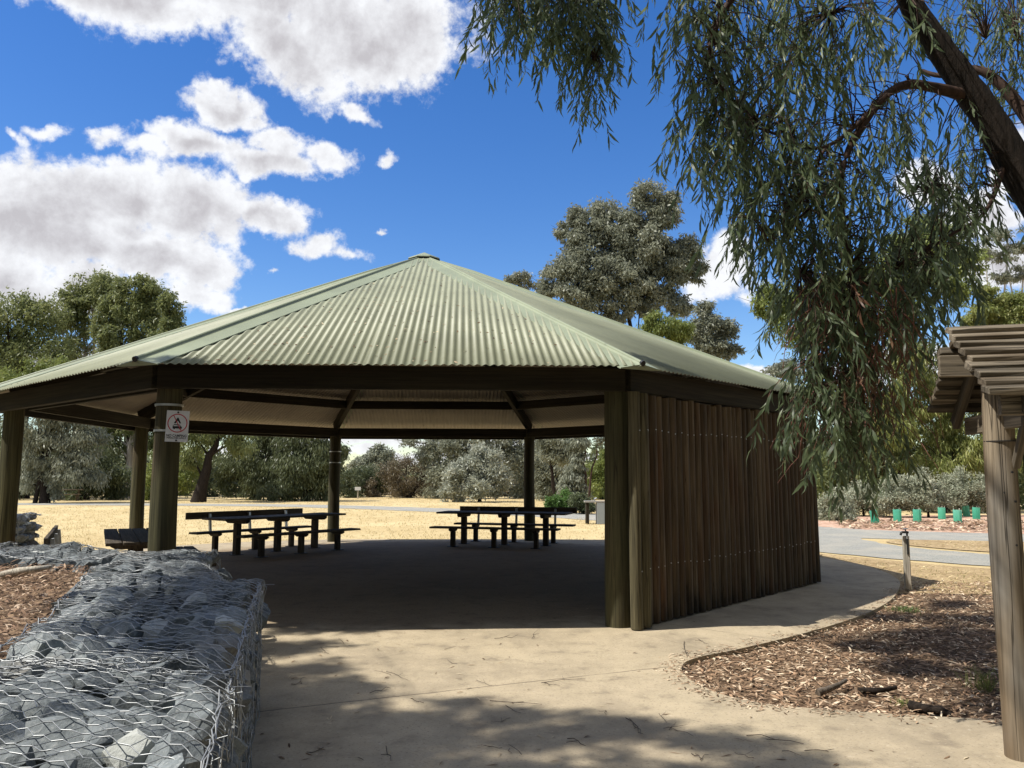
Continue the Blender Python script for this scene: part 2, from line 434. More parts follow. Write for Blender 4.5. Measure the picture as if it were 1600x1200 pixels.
for (u, v, ru, rv, ang) in BL:
    C = ray(u, v).normalized(); ca, sa = math.cos(rad(ang)), math.sin(rad(ang))
    R1 = ray(u + ru * ca, v + ru * sa).normalized(); R2 = ray(u + rv * sa, v - rv * ca).normalized()
    ax = (R1 - C * R1.dot(C)); a = ax.length; ax.normalize()
    ay = (R2 - C * R2.dot(C)); b = ay.length; ay.normalize()
    x = t.vmath('DOT_PRODUCT', D, tuple(ax / a)); y = t.vmath('DOT_PRODUCT', D, tuple(ay / b))
    r2 = t.math('MULTIPLY_ADD', x, x, t.math('MULTIPLY', y, y))
    fr = t.math('SUBTRACT', 1.0, t.math('SQRT', r2))
    if rv < 34: fr = t.math('MULTIPLY', fr, max(.42, rv / 34)) if v < 480 else fr
    # how far below the cloud's middle, for its grey base
    if cur is None: cur = fr
    else: cur = t.math('SMOOTH_MAX', cur, fr, .16)
    if ru > 60 and v < 480:
        lb = t.math('MULTIPLY', t.math('MAXIMUM', t.math('ADD', fr, .25), 0), t.math('MULTIPLY_ADD', y, -.55, .55))
        low = lb if low is None else t.math('MAXIMUM', low, lb)
dens0 = cur
fb = t.noise(D0, 9, 9, .62, .2); fb2 = t.noise(D0, 28, 8, .65, .1)
fb4 = t.noise(D0, 75, 5, .6)
fr_ = t.new('ShaderNodeSeparateXYZ'); t.put(fr_.inputs[0], D0)
back = t.math('MULTIPLY', t.ramp(fr_.outputs[1], .62, .40), 1.0)  # clouds added behind and overhead, out of view, for neutral fill light
back = t.math('SUBTRACT', t.math('MULTIPLY', back, 1.15), t.math('MULTIPLY', t.math('SUBTRACT', .62, t.noise(D0, 2.2, 3)), 5.0))
dens0 = t.math('MAXIMUM', dens0, t.math('MULTIPLY', t.math('SUBTRACT', back, .5), 1.0))
edge = t.math('ADD', t.math('MULTIPLY', t.math('SUBTRACT', fb, .5), 1.25), t.math('MULTIPLY', t.math('SUBTRACT', fb2, .5), .95))
edge = t.math('ADD', edge, t.math('MULTIPLY', t.math('SUBTRACT', fb4, .5), .7))
dd = t.math('ADD', dens0, edge)
alpha = t.ramp(dd, -.17, .30)
Ds = t.vmath('ADD', D0, tuple(Vector((-.75, -.1, .65)) * .016))
fbs = t.noise(Ds, 9, 9, .62, .2)
Ds2 = t.vmath('ADD', D0, tuple(Vector((-.75, -.1, .65)) * .007))
fb2s = t.noise(Ds2, 28, 8, .65, .1)
relief = t.math('ADD', t.math('MULTIPLY', t.math('SUBTRACT', fb, fbs), 2.6), t.math('MULTIPLY', t.math('SUBTRACT', fb2, fb2s), .9))
thick = t.ramp(dens0, -.05, .8)
fb3 = t.noise(D0, 6.5, 7, .62)
grey = t.math('MULTIPLY', t.ramp(low, .08, .62), thick)
grey = t.math('ADD', t.math('MULTIPLY_ADD', thick, .20, t.math('MULTIPLY', grey, .62)), t.math('MULTIPLY', t.math('SUBTRACT', fb3, .5), t.math('MULTIPLY_ADD', thick, .35, .03)))
grey = t.math('MULTIPLY', t.math('SUBTRACT', grey, relief, clamp=True), 1.0)
gn = t.new('ShaderNodeMath', operation='POWER'); t.put(gn.inputs[0], t.math('MINIMUM', grey, 1.0)); gn.inputs[1].default_value = 1.0
grey = gn.outputs[0]
cc = t.mix(grey, (7.6, 7.7, 7.9), (4.5, 4.35, 4.5))
fin = t.mix(t.math('MULTIPLY', alpha, .97), skyc.outputs[0], cc)
t.put(bg.inputs['Color'], fin); bg.inputs['Strength'].default_value = .105
world.cycles.sampling_method = 'MANUAL'; world.cycles.sample_map_resolution = 512
sl = bpy.data.lights.new("sun", 'SUN'); sl.energy = 5.0; sl.angle = rad(.53); sl.color = (1, .955, .87)
so = bpy.data.objects.new("sun", sl); COL.objects.link(so); so.rotation_euler = SUN.to_track_quat('Z', 'Y').to_euler(); so.location = SUN * 40
scene.view_settings.view_transform = 'Standard'; scene.view_settings.look = 'None'; scene.view_settings.exposure = 0.33

# ------------------------------------------------------------------ ground
def sheet(name, poly, z, mat, thick=None, sub=None, kind='structure'):
    bm = bmesh.new(); vs = [bm.verts.new((p[0], p[1], z)) for p in poly]
    f = bm.faces.new(vs)
    if f.normal.z < 0: bmesh.ops.reverse_faces(bm, faces=[f])
    bm.normal_update()
    if bm.faces[:][0].normal.z < 0: bmesh.ops.reverse_faces(bm, faces=bm.faces[:])
    if thick:
        r = bmesh.ops.extrude_face_region(bm, geom=bm.faces[:])
        for g in r['geom']:
            if isinstance(g, bmesh.types.BMVert): g.co.z -= thick
        bmesh.ops.recalc_face_normals(bm, faces=bm.faces[:])
    bmesh.ops.triangulate(bm, faces=[f for f in bm.faces if len(f.verts) > 4])
    me = bpy.data.meshes.new(name); bm.to_mesh(me); bm.free()
    o = link(name, me, mat); o['kind'] = kind
    return o
def spline(pts, n=6, closed=False):
    P = [Vector((p[0], p[1])) for p in pts]; N = len(P); out = []
    rng_ = range(N if closed else N - 1)
    for i in rng_:
        a = P[(i - 1) % N] if (closed or i > 0) else P[i]; b = P[i]; c = P[(i + 1) % N]; d = P[(i + 2) % N] if (closed or i + 2 < N) else c
        for k in range(n):
            s = k / n
            out.append(.5 * ((2 * b) + (c - a) * s + (2 * a - 5 * b + 4 * c - d) * s * s + (3 * b - a - 3 * c + d) * s ** 3))
    if not closed: out.append(P[-1])
    return [(p.x, p.y) for p in out]
# big ground sheet: flat near, one sheet to the horizon
gm = MB()
NR = [0, 6, 12, 20, 30, 45, 65, 90, 130, 220, 500, 1500, 3500]; NS = 48
vs = [(0, 15, -.06)]
for r in NR[1:]:
    for k in range(NS):
        a = 2 * math.pi * k / NS; vs.append((r * math.cos(a), 15 + r * math.sin(a), -.06))
fs = [(0, 1 + k, 1 + (k + 1) % NS) for k in range(NS)]
for i in range(len(NR) - 2):
    for k in range(NS):
        fs.append((1 + i * NS + k, 1 + (i + 1) * NS + k, 1 + (i + 1) * NS + (k + 1) % NS, 1 + i * NS + (k + 1) % NS))
gm.add(vs, fs); tag(gm.build('ground', M['grass_ground']), kind='structure')

bed_edge = spline([(8.4, 4.75), (5, 5.32), (3.23, 5.61), (2.0, 5.91), (1.58, 6.2), (1.41, 6.7), (1.44, 7.17), (1.66, 7.5), (2.07, 7.81), (3.0, 8.62), (4.08, 9.74), (4.9, 10.85), (5.45, 11.8)], 5)
slab_rest = spline([(5.45, 11.8), (6.0, 13.0), (6.3, 14.6), (6.05, 16.6), (4.9, 19.0), (2.6, 20.7), (.3, 21.05), (-2, 21.05), (-5, 20.9), (-7.6, 19.3), (-8.8, 16.5), (-8.9, 13), (-7.6, 9.8)], 4)
slab = [(-7, -5), (10, -5), (10, 4.5)] + bed_edge + slab_rest[1:] + [(-7, 8)]
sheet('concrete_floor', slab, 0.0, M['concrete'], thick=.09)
bed = bed_edge[::-1][::-1] + [(5.9, 13), (6.2, 14.5), (6.1, 16.5), (8.2, 13.9), (13, 9.6), (22, 5), (20, 2), (10, 3.5)]
sheet('mulch_bed', [(x, y) for x, y in bed], -.045, M['mulch'])
# leafy strip between the bed and the road
sheet('leafy_verge', [(5.42, 11.75), (5.7, 12.6), (6.25, 14.5), (6.05, 16.9), (6.2, 18.2), (8.0, 15.2), (11, 12.9), (15, 10.6), (24, 6.5), (22, 5.2), (13, 8.9), (9, 10.9), (7, 11.6)], -.038, M['leafy'])

def ribbon(pts, widths, z, step=8):
    P = spline(pts, step); n = len(P); Lf = []; Rt = []
    for i, p in enumerate(P):
        a = Vector(P[max(i - 1, 0)]); b = Vector(P[min(i + 1, n - 1)]); d = (b - a).normalized(); nn = Vector((-d.y, d.x))
        w = np.interp(i / (n - 1), np.linspace(0, 1, len(widths)), widths) / 2
        w *= 1 + .04 * math.sin(i * 1.7)
        Lf.append((p[0] + nn.x * w, p[1] + nn.y * w, z)); Rt.append((p[0] - nn.x * w, p[1] - nn.y * w, z))
    return Lf + Rt, [(i, n + i, n + i + 1, i + 1) for i in range(n - 1)]
rm = MB()
v_, f_ = ribbon([(-60, 50), (-42, 49.5), (-27, 48.5), (-14, 46.5), (-8, 43.5), (-3.5, 40), (0, 37.2), (4, 33), (7, 28.5), (9.3, 24.5), (12, 22.8), (16, 21.2), (24, 18), (36, 12)], [3.2, 3.2, 3.2, 3.2, 3.4, 4.2, 4, 3.4, 3.2, 3.2], -.050); rm.add(v_, f_)
v_, f_ = ribbon([(8.2, 27), (7.6, 22.5), (7.7, 19.5), (8.8, 17.2), (11, 15.0), (15, 12.7), (24, 8.6)], [4.2, 3.2, 2.7, 2.4, 2.4, 2.4], -.046); rm.add(v_, f_)
for i, f in enumerate(rm.f): rm.f[i] = f[::-1]
tag(rm.build('gravel_road', M['gravel']), kind='structure')
sheet('leafy_island', spline([(9.3, 20.6), (9.9, 18.7), (11.6, 17.0), (15, 15.2), (19, 13.4), (19, 18), (15.5, 19.6), (12.2, 21.0), (10.2, 21.4)], 4, True), -.042, M['leafy'])
sheet('mulch_strip', spline([(10.0, 26.3), (12.5, 24.6), (16, 23.1), (24, 20), (36, 15), (44, 24), (30, 34), (18, 35), (12, 32.5), (9.8, 29.5)], 4, True), -.054, M['far_mulch'])

# ------------------------------------------------------------------ leaf scatter
def leaf_arrays(B, Dv, W, ln, wd, curl=.12):
    """six-vertex lanceolate leaves"""
    N = nrm(np.cross(Dv, W)); ln = ln[:, None]; wd = wd[:, None]
    p0 = B; p5 = B + Dv * ln + N * ln * curl
    m1 = B + Dv * ln * .28 - N * ln * curl * .35; m2 = B + Dv * ln * .65 - N * ln * curl * .1
    V = np.stack([p0, m1 - W * wd * .42, m1 + W * wd * .42, m2 - W * wd * .4, m2 + W * wd * .4, p5], 1).reshape(-1, 3)
    b = (np.arange(len(B)) * 6)[:, None]
    Fq = np.concatenate([b + 1, b + 2, b + 4, b + 3], 1)
    Ft = np.concatenate([np.concatenate([b, b + 2, b + 1], 1), np.concatenate([b + 3, b + 4, b + 5], 1)], 0)
    return V, Fq, Ft
def mixed_mesh(V, Fq, Ft, lv):
    me = bpy.data.meshes.new("m"); V = np.asarray(V, np.float32)
    me.vertices.add(len(V)); me.vertices.foreach_set("co", V.ravel())
    li = np.concatenate([Fq.ravel(), Ft.ravel()]).astype(np.int32)
    st = np.concatenate([np.arange(len(Fq)) * 4, len(Fq) * 4 + np.arange(len(Ft)) * 3]).astype(np.int32)
    me.loops.add(len(li)); me.loops.foreach_set("vertex_index", li)
    me.polygons.add(len(st)); me.polygons.foreach_set("loop_start", st)
    a = me.attributes.new("lv", 'FLOAT', 'POINT'); a.data.foreach_set("value", np.asarray(lv, np.float32))
    me.update(calc_edges=True); me.validate(); return me
def in_poly(x, y, poly):
    P = np.array(poly); inside = np.zeros(len(x), bool); j = len(P) - 1
    for i in range(len(P)):
        xi, yi = P[i]; xj, yj = P[j]
        c = ((yi > y) != (yj > y)) & (x < (xj - xi) * (y - yi) / (yj - yi + 1e-12) + xi)
        inside ^= c; j = i
    return inside
def flat_scatter(name, poly, n, z, ln, wd, mat, box, dens=None, tilt=.25, zr=.012, kind='stuff', label=None, cat=None):
    x = RNG.uniform(box[0], box[1], n); y = RNG.uniform(box[2], box[3], n)
    k = in_poly(x, y, poly) if poly is not None else np.ones(n, bool)
    if dens is not None: k &= RNG.random(n) < dens(x, y)
    x, y = x[k], y[k]; n = len(x)
    a = RNG.uniform(0, 2 * math.pi, n)
    Dv = nrm(np.stack([np.cos(a), np.sin(a), RNG.normal(0, tilt, n)], 1))
    up = nrm(np.stack([RNG.normal(0, tilt, n), RNG.normal(0, tilt, n), np.ones(n)], 1))
    W = nrm(np.cross(Dv, up))
    B = np.stack([x, y, z + RNG.uniform(.003, zr, n)], 1)
    l_ = RNG.uniform(ln[0], ln[1], n); w_ = RNG.uniform(wd[0], wd[1], n)
    V, Fq, Ft = leaf_arrays(B, Dv, W, l_, w_, .1)
    lv = np.repeat(RNG.random(n) ** 1.3, 6)
    V[:, 2] = np.maximum(V[:, 2], z + .001)
    o = link(name, mixed_mesh(V, Fq, Ft, lv), mat); tag(o, label, cat, None, kind); return o
flat_scatter('mulch_chips', bed, 42000, -.045, (.03, .10), (.008, .024), L['chips'], (1.3, 8, 4.5, 13), dens=lambda x, y: np.clip(1.25 - (y - 6) * .09, .25, 1), zr=.03,
             label='pale and brown bark chips and dry leaves covering the mulch bed', cat='bark chips')
flat_scatter('verge_leaves', None, 9000, -.038, (.05, .14), (.015, .04), L['straw'], (5.4, 16, 9, 24), dens=lambda x, y: .85 * np.clip((x - 5.2) * .8, 0, 1) * (in_poly(x, y, [(5.5, 11.9), (6.25, 14.5), (6.1, 17.5), (8.2, 14.3), (11, 12.6), (15, 10.3), (15, 8.5), (8, 10.6)]) | in_poly(x, y, [(9.3, 20.4), (10, 18.9), (11.8, 17.2), (16, 15.2), (16, 19.0), (12, 20.8)])),
             label='dry straw coloured leaves scattered on the verge beside the gravel road', cat='dry leaves')
flat_scatter('concrete_litter', slab, 1900, 0, (.02, .09), (.006, .016), L['litter'], (-3, 6.5, 4, 20.5), dens=lambda x, y: np.where((x < -1.0) & (y < 8), 1, .5), tilt=.1, zr=.006,
             label='scattered dry leaves and bark bits on the concrete', cat='leaf litter')
flat_scatter('far_chips', None, 9000, -.054, (.10, .26), (.04, .10), L['chips'], (10, 26, 22, 31), dens=lambda x, y: np.where(in_poly(x, y, [(10.5, 26.2), (12.5, 25), (16, 23.5), (24, 20.5), (26, 30), (12, 31)]), .8, 0), zr=.05,
             label='pinkish bark chips around the green tree guards', cat='bark chips')
be_ = np.array(bed_edge)
def near_edge(x, y):
    d = np.full(len(x), 9.0)
    for q in be_[::2]: d = np.minimum(d, np.hypot(x - q[0], y - q[1]))
    return np.clip(1 - d / .28, 0, 1) ** 1.5
flat_scatter('spilled_chips', slab, 60000, 0, (.02, .07), (.006, .016), L['chips'], (1, 6, 4.8, 12.2), dens=near_edge, tilt=.12, zr=.008,
             label='bark chips spilled from the bed onto the edge of the concrete', cat='bark chips')
# dry grass blades in the paddock
def grass(name, n, box, hgt, wid, mat, poly=None, z=-.06, label=None, cat=None, clump=6, spread=.12, avoid=None):
    nc = n // clump
    cx_ = RNG.uniform(box[0], box[1], nc); cy_ = box[2] + (box[3] - box[2]) * RNG.random(nc) ** 1.35
    k = np.ones(nc, bool)
    if poly is not None: k &= in_poly(cx_, cy_, poly)
    if avoid is not None: k &= ~avoid(cx_, cy_)
    cx_, cy_ = cx_[k], cy_[k]; nc = len(cx_)
    cl = np.repeat(RNG.random(nc), clump); ch = np.repeat(RNG.uniform(.6, 1.3, nc), clump)
    x = np.repeat(cx_, clump) + RNG.normal(0, spread, nc * clump); y = np.repeat(cy_, clump) + RNG.normal(0, spread, nc * clump)
    n = len(x); B = np.stack([x, y, np.full(n, z)], 1)
    Dv = nrm(np.stack([RNG.normal(0, .5, n), RNG.normal(0, .5, n), np.ones(n)], 1)); a = RNG.uniform(0, math.pi, n)
    W = nrm(np.cross(Dv, np.stack([np.cos(a), np.sin(a), np.zeros(n)], 1)))
    l_ = RNG.uniform(hgt[0], hgt[1], n) * ch; w_ = RNG.uniform(wid[0], wid[1], n)
    V, Fq, Ft = leaf_arrays(B, Dv, W, l_, w_, .25)
    lv = np.repeat(np.clip(cl * .6 + RNG.random(n) * .5, 0, 1), 6)
    o = link(name, mixed_mesh(V, Fq, Ft, lv), mat); tag(o, label, cat, None, 'stuff'); return o
road_poly = [(p[0], p[1]) for p in [(-60, 48), (-27, 46.5), (-14, 44.5), (-8, 41.5), (-4, 37.8), (0, 35), (4, 31), (7, 27), (8, 23), (12, 24.5), (9, 29.5), (5, 34.5), (0, 39.5), (-4, 42.6), (-8, 45.8), (-14, 48.6), (-27, 50.4), (-60, 52)]]
grass('dry_grass', 60000, (-24, 7, 19.5, 60), (.03, .09), (.006, .016), L['straw'], label='dry yellow grass of the open lawn behind the shelter', cat='grass', spread=.10,
      avoid=lambda x, y: in_poly(x, y, slab) | in_poly(x, y, road_poly))
grass('verge_grass', 1600, (5.9, 14, 10.2, 16.5), (.03, .07), (.004, .009), L['bright'], poly=[(5.9, 12.2), (6.4, 14.5), (6.5, 16.5), (8.2, 14.3), (11, 12.6), (14, 11), (14, 9.6), (9, 11)], z=-.04, label='short green grass sprouting on the leafy verge by the road', cat='grass', spread=.08)

# ------------------------------------------------------------------ shelter
CX, CY, RP, ROT = -1.61, 14.68, 6.30, .0613
OV, ZE, ZA, ZT = .49, 2.745, 5.60, 2.56
def OP(k, r=RP, z=0.0):
    a = ROT + rad(-112.5 + 45 * k); return Vector((CX + r * math.cos(a), CY + r * math.sin(a), z))
C0 = Vector((CX, CY, 0))
shelter = tag(empty('picnic_shelter', C0), 'open eight sided timber shelter with green corrugated iron roof and one slab wall', 'shelter')
RE = RP + OV
def roof_z(r_ap):   # r along the apothem
    return ZE + (ZA - ZE) * (1 - r_ap / (RE * math.cos(rad(22.5))))
PITCH = .0865
def corr_panel(k):
    A = OP(k, RE, ZE); B = OP(k + 1, RE, ZE); Cc = Vector((CX, CY, ZA)); mid = (A + B) / 2
    ex = (B - A).normalized(); up = (Cc - mid); SL = up.length; up.normalize(); nn = ex.cross(up)
    if nn.z < 0: nn = -nn
    half = (B - A).length / 2
    n = int(2 * half / PITCH * 8); V = []; top = []; s_ = np.linspace(-half + .01, half - .01, n)
    jag = [random.uniform(-.006, .006) for _ in range(int(2 * half / .76) + 3)]
    for s in s_:
        h = .0085 * math.cos(2 * math.pi * s / PITCH); tmax = SL * (1 - abs(s) / half)
        sh = jag[int((s + half) / .762)]
        lap = .003 * int((s + half) / .762)
        for tt in (-.03 + sh, tmax):
            V.append(mid + ex * s + up * tt + nn * (h + lap))
    m_ = MB(); nv = len(V)
    V2 = [v - nn * .0012 for v in V]
    allv = V + V2
    f1 = [(2 * i, 2 * i + 2, 2 * i + 3, 2 * i + 1) for i in range(n - 1)]
    f2 = [(nv + 2 * i, nv + 2 * i + 1, nv + 2 * i + 3, nv + 2 * i + 2) for i in range(n - 1)]
    fe = [(2 * i, nv + 2 * i, nv + 2 * i + 2, 2 * i + 2) for i in range(n - 1)]
    m_.add([v - C0 for v in allv], f1, 0, True)
    m_.f += [list(f) for f in f2]; m_.m += [1] * len(f2); m_.sm += [True] * len(f2)
    m_.f += [list(f) for f in fe]; m_.m += [0] * len(fe); m_.sm += [False] * len(fe)
    # orient
    v0, v1, v2 = [Vector(m_.v[i]) for i in m_.f[0][:3]]
    if (v1 - v0).cross(v2 - v0).z < 0: m_.f = [f[::-1] for f in m_.f]
    for fr in (.035, .34, .66):
        tt = SL * fr; i0 = int((half * (1 - fr)) / PITCH) - 1
        for i in range(-i0, i0 + 1, 3):
            p = mid + ex * (i * PITCH) + up * (tt + random.uniform(-.01, .01)) + nn * .0095 - C0
            m_.tube([p, p + nn * .006], .008, 6)
    m_.build('roof_panel', [M['roof'], M['ceil']], shelter, Matrix.Translation(C0))
for k in range(8): corr_panel(k)
# hip flashings
for k in range(8):
    A = OP(k, RE + .01, ZE); T_ = Vector((CX, CY, ZA)); d = (T_ - A).normalized()
    Ln = (T_ - A).length - .16
    n1 = (OP(k, 1) - C0).cross(Vector((0, 0, 1))).normalized()
    m_ = MB(); n_ = 14
    def up_of(kk):
        a = OP(kk, RE, ZE); b = OP(kk + 1, RE, ZE); n = (b - a).cross(T_ - a).normalized(); return n if n.z > 0 else -n
    side = []
    for sgn, nn in ((1, up_of(k)), (-1, up_of(k - 1))):
        w = nn.cross(d).normalized()
        ctr = OP(k + (0.5 if sgn == 1 else -0.5), 3) - OP(k, 3)
        if w.dot(ctr) < 0: w = -w
        side.append((w, nn))
    prof = []
    w1, nA = side[0]; w2, nB = side[1]; up = (nA + nB).normalized()
    prof.append(w1 * .265 + nA * .004); prof.append(w1 * .26 + nA * .014); prof.append(w1 * .035 + nA * .022)
    for j in range(7):
        a = math.pi * j / 6; x = (w1 - w2).normalized()
        prof.append(x * .024 * math.cos(a) + up * (.034 + .024 * math.sin(a)))
    prof.append(w2 * .035 + nB * .022); prof.append(w2 * .26 + nB * .014); prof.append(w2 * .265 + nB * .004)
    V = []
    segs = 8
    for i in range(segs + 1):
        s = Ln * i / segs; sc_ = 1 if Ln - s > .5 else max(.1, .4 + .6 * (Ln - s) / .5)
        wv = random.uniform(-.003, .003)
        for q in prof: V.append(A + d * s + q * sc_ + up * wv - C0)
    npf = len(prof)
    m_.add(V, [(i * npf + j, i * npf + j + 1, (i + 1) * npf + j + 1, (i + 1) * npf + j) for i in range(segs) for j in range(npf - 1)])
    m_.add([A + q - C0 for q in prof], [list(range(npf))])
    m_.build('hip_flashing', M['flash'], shelter, Matrix.Translation(C0))
    e = MB(); pe = A + up * .034 - C0; e.tube([pe - d * .012, pe + d * .02], .030, 12); e.build('end_cap', M['dark_metal'], shelter, Matrix.Translation(C0))
m_ = MB(); n = 8; vs = [(0, 0, ZA + .075)]
for rr, zz in ((.30, .0), (.31, -.02)):
    for k in range(8):
        p = OP(k, rr, 0) - C0; vs.append((p.x, p.y, ZA - .055 + zz))
m_.add(vs, [(0, 1 + k, 1 + (k + 1) % 8) for k in range(8)] + [(1 + k, 9 + k, 9 + (k + 1) % 8, 1 + (k + 1) % 8) for k in range(8)])
m_.build('apex_cap', M['flash'], shelter, Matrix.Translation(C0))
m_ = MB(); m_.tube([Vector((0, 0, ZA - .13)), Vector((0, 0, ZA - .07))], .24, 16); m_.build('apex_vent', M['dark_metal'], shelter, Matrix.Translation(C0))

def post_mesh(h, r, n=22, bend=.01, taper=.04, knots=0):
    V = []; S = max(6, int(h / .18)); ph = random.random() * 6; e1 = random.uniform(-.03, .03); e2 = random.uniform(-.02, .02)
    for i in range(S + 1):
        z = h * i / S; rr = r * (1 + taper * (1 - 2 * z / h)) * (1 + .012 * math.sin(z * 3.1 + ph))
        ox = bend * math.sin(z * 1.7 + ph); oy = bend * math.cos(z * 1.3 + ph)
        for k in range(n):
            a = 2 * math.pi * k / n; q = rr * (1 + e1 * math.cos(2 * a + ph) + e2 * math.cos(3 * a + z))
            V.append((ox + q * math.cos(a), oy + q * math.sin(a), z))
    fs = [(i * n + k, i * n + (k + 1) % n, (i + 1) * n + (k + 1) % n, (i + 1) * n + k) for i in range(S) for k in range(n)]
    m = MB(); m.add(V, fs, 0, True)
    m.add([V[k] for k in range(n)], [list(range(n))[::-1]]); m.add([V[S * n + k] for k in range(n)], [list(range(n))])
    return m
for k in range(8):
    h = 2.72 if k not in () else 2.7
    o = link('post', post_mesh(h, .137).mesh(), M['post'], shelter, Matrix.Translation(OP(k)) @ Matrix.Rotation(random.random() * 6, 4, 'Z'))
    zs = (2.345, 2.072) if k == 0 else ((2.19, 1.92) if k == 5 else ())
    for zz in zs:
        b = MB(); b.tube([OP(k, RP, zz - .011), OP(k, RP, zz + .011)], .1455, 24); b.build('strap', M['steel'], o)
def ring_beam(r, z, w, h, name, ext=.0, mat=None):
    for k in range(8):
        a, b = OP(k, r, z), OP(k + 1, r, z); d = (b - a).normalized()
        bar(name, a + d * ext, b - d * ext, w, h, mat or M['beam'], shelter, bev=.004)
# outer eave beams sit against the outside of the posts
ZB = 2.635
ring_beam(RP + .205, ZB, .085, .25, 'eave_beam', .02)
ring_beam(RP - .20, ZB + .02, .06, .21, 'inner_beam', .03)
for fr, nm in ((.765, 'purlin'), (.40, 'purlin')):
    r = RE * fr; z = ZE + (ZA - ZE) * (1 - fr) - .15
    ring_beam(r, z, .07, .19, nm, .04)
for k in range(8):
    a = OP(k, RP + .05, ZE + (ZA - ZE) * (1 - (RP + .05) / RE) - .14); b = OP(k, .22, ZE + (ZA - ZE) * (1 - .22 / RE) - .14)
    bar('rafter', a, b, .10, .23, M['beam'], shelter)
m_ = MB(); m_.tube([Vector((0, 0, ZA - .75)), Vector((0, 0, ZA - .15))], .19, 12); m_.build('king_block', M['beam'], shelter, Matrix.Translation(C0))
# slab wall between the near right and right posts
A = OP(1); B = OP(2); d = (B - A).normalized(); nout = Vector((d.y, -d.x, 0))
if nout.dot(A - C0) < 0: nout = -nout
wall_len = (B - A).length
s = .125; i = 0
def paling(pos, r, h, mat, rot=0):
    m = post_mesh(h, r, 14, .006, .03)
    m.f = m.f; mb = m
    for zz in (.60, 2.08):
        zz += random.uniform(-.02, .02)
        dd_ = Vector((0, -1, 0)); p = Vector((0, 0, zz)) + dd_ * (r * .97)
        mb.tube([p, p + dd_ * .008], .007, 8, 1)
    ang = math.atan2(nout.y, nout.x) + math.pi / 2 + rot
    link('paling', mb.mesh(), [mat, M['bolt']], shelter, Matrix.Translation(pos) @ Matrix.Rotation(ang, 4, 'Z'))
# first two palings close the front of the corner
pal = []
while s < wall_len + .12:
    r = random.uniform(.064, .08) if i > 1 else .066
    if i == 0: p = A + d * -.02 + nout * .225 + Vector((0, -.075, 0))
    elif i == 1: p = A + d * .105 + nout * .225 + Vector((.02, -.075, 0))
    else: p = A + d * (s + .11) + nout * (.195 + random.uniform(-.006, .006))
    paling(Vector((p.x, p.y, .01 + random.uniform(0, .01))), r, 2.46 + random.uniform(-.015, .02) + (0.02 if i < 2 else 0), M['paling_pale'] if i < 2 else M['paling'], random.uniform(-.15, .15))
    if i > 1: s += r * 1.93
    i += 1
for zz in (.60, 1.34, 2.08):
    bar('rail', A + d * .17 + nout * .10 + Vector((0, 0, zz)), B - d * .17 + nout * .10 + Vector((0, 0, zz)), .05, .10, M['beam'], shelter)

# no camping sign
pc = OP(0); face = Vector((0, 0, 0)) - Vector((pc.x, pc.y, 0)); face.normalize()
ctr = at(277, 666, 8.53)
sg = empty('no_camping_sign', ctr, rad(14)); tag(sg, 'white no camping sign with red circle strapped to the front left post', 'sign')
SM = wm(sg) @ Matrix.Rotation(rad(1.8), 4, 'Y')
SW, SH = .222, .325
b = MB(); b.box((0, 0, 0), (SW, .004, SH)); b.build('panel', M['sign_white'], sg, SM)
def disc_ring(r0, r1, z0, y, n=48):
    m = MB(); vs = []
    for yy in (y, y + .0008):
        for r in (r0, r1):
            vs += [(r * math.cos(2 * math.pi * k / n), yy, z0 + r * math.sin(2 * math.pi * k / n)) for k in range(n)]
    m.add(vs, [(k, (k + 1) % n, n + (k + 1) % n, n + k) for k in range(n)]); return m
Y0 = -.0032
rg = disc_ring(.088, .098, .032, Y0)
R_ = Matrix.Rotation(rad(-28), 3, 'Y')
rg.box((.0, Y0 - .0012, .032), (.008, .001, .188), Matrix.Rotation(rad(-28), 3, 'Y'))
rg.build('prohibition_ring', M['sign_red'], sg, SM)
pg = MB()
pg.add([(-.036, Y0, .030), (-.016, Y0, .030), (0.001, Y0, .058), (.020, Y0, .030), (.036, Y0, .030), (.006, Y0, .090), (-.004, Y0, .090)], [(0, 1, 2, 6), (2, 3, 4, 5), (2, 5, 6)])
pg.build('tent_pictogram', M['sign_black'], sg, SM)
pg = MB()
pg.add([(-.045, Y0, -.024), (-.045, Y0, .000), (-.040, Y0, .010), (-.030, Y0, .020), (.005, Y0, .020), (.014, Y0, .020), (.026, Y0, .016), (.036, Y0, .000), (.046, Y0, -.004), (.046, Y0, -.024)], [list(range(10))[::-1]])
pg.add([(x * .0085 - .028, Y0 - .0002, -.024 + z * .0085) for x, z in [(math.cos(a * .5236), math.sin(a * .5236)) for a in range(12)]], [list(range(12))])
pg.add([(x * .0085 + .028, Y0 - .0002, -.024 + z * .0085) for x, z in [(math.cos(a * .5236), math.sin(a * .5236)) for a in range(12)]], [list(range(12))])
cr = pg.build('car_pictogram', M['sign_black'], sg, SM)
pg = MB()
pg.add([(-.038, Y0 - .0005, .0), (-.036, Y0 - .0005, .009), (-.004, Y0 - .0005, .012), (-.004, Y0 - .0005, .0)], [(0, 3, 2, 1)])
pg.add([(.002, Y0 - .0005, .0), (.002, Y0 - .0005, .012), (.022, Y0 - .0005, .011), (.029, Y0 - .0005, .0)], [(0, 3, 2, 1)])
pg.build('car_window', M['sign_white'], cr, SM)
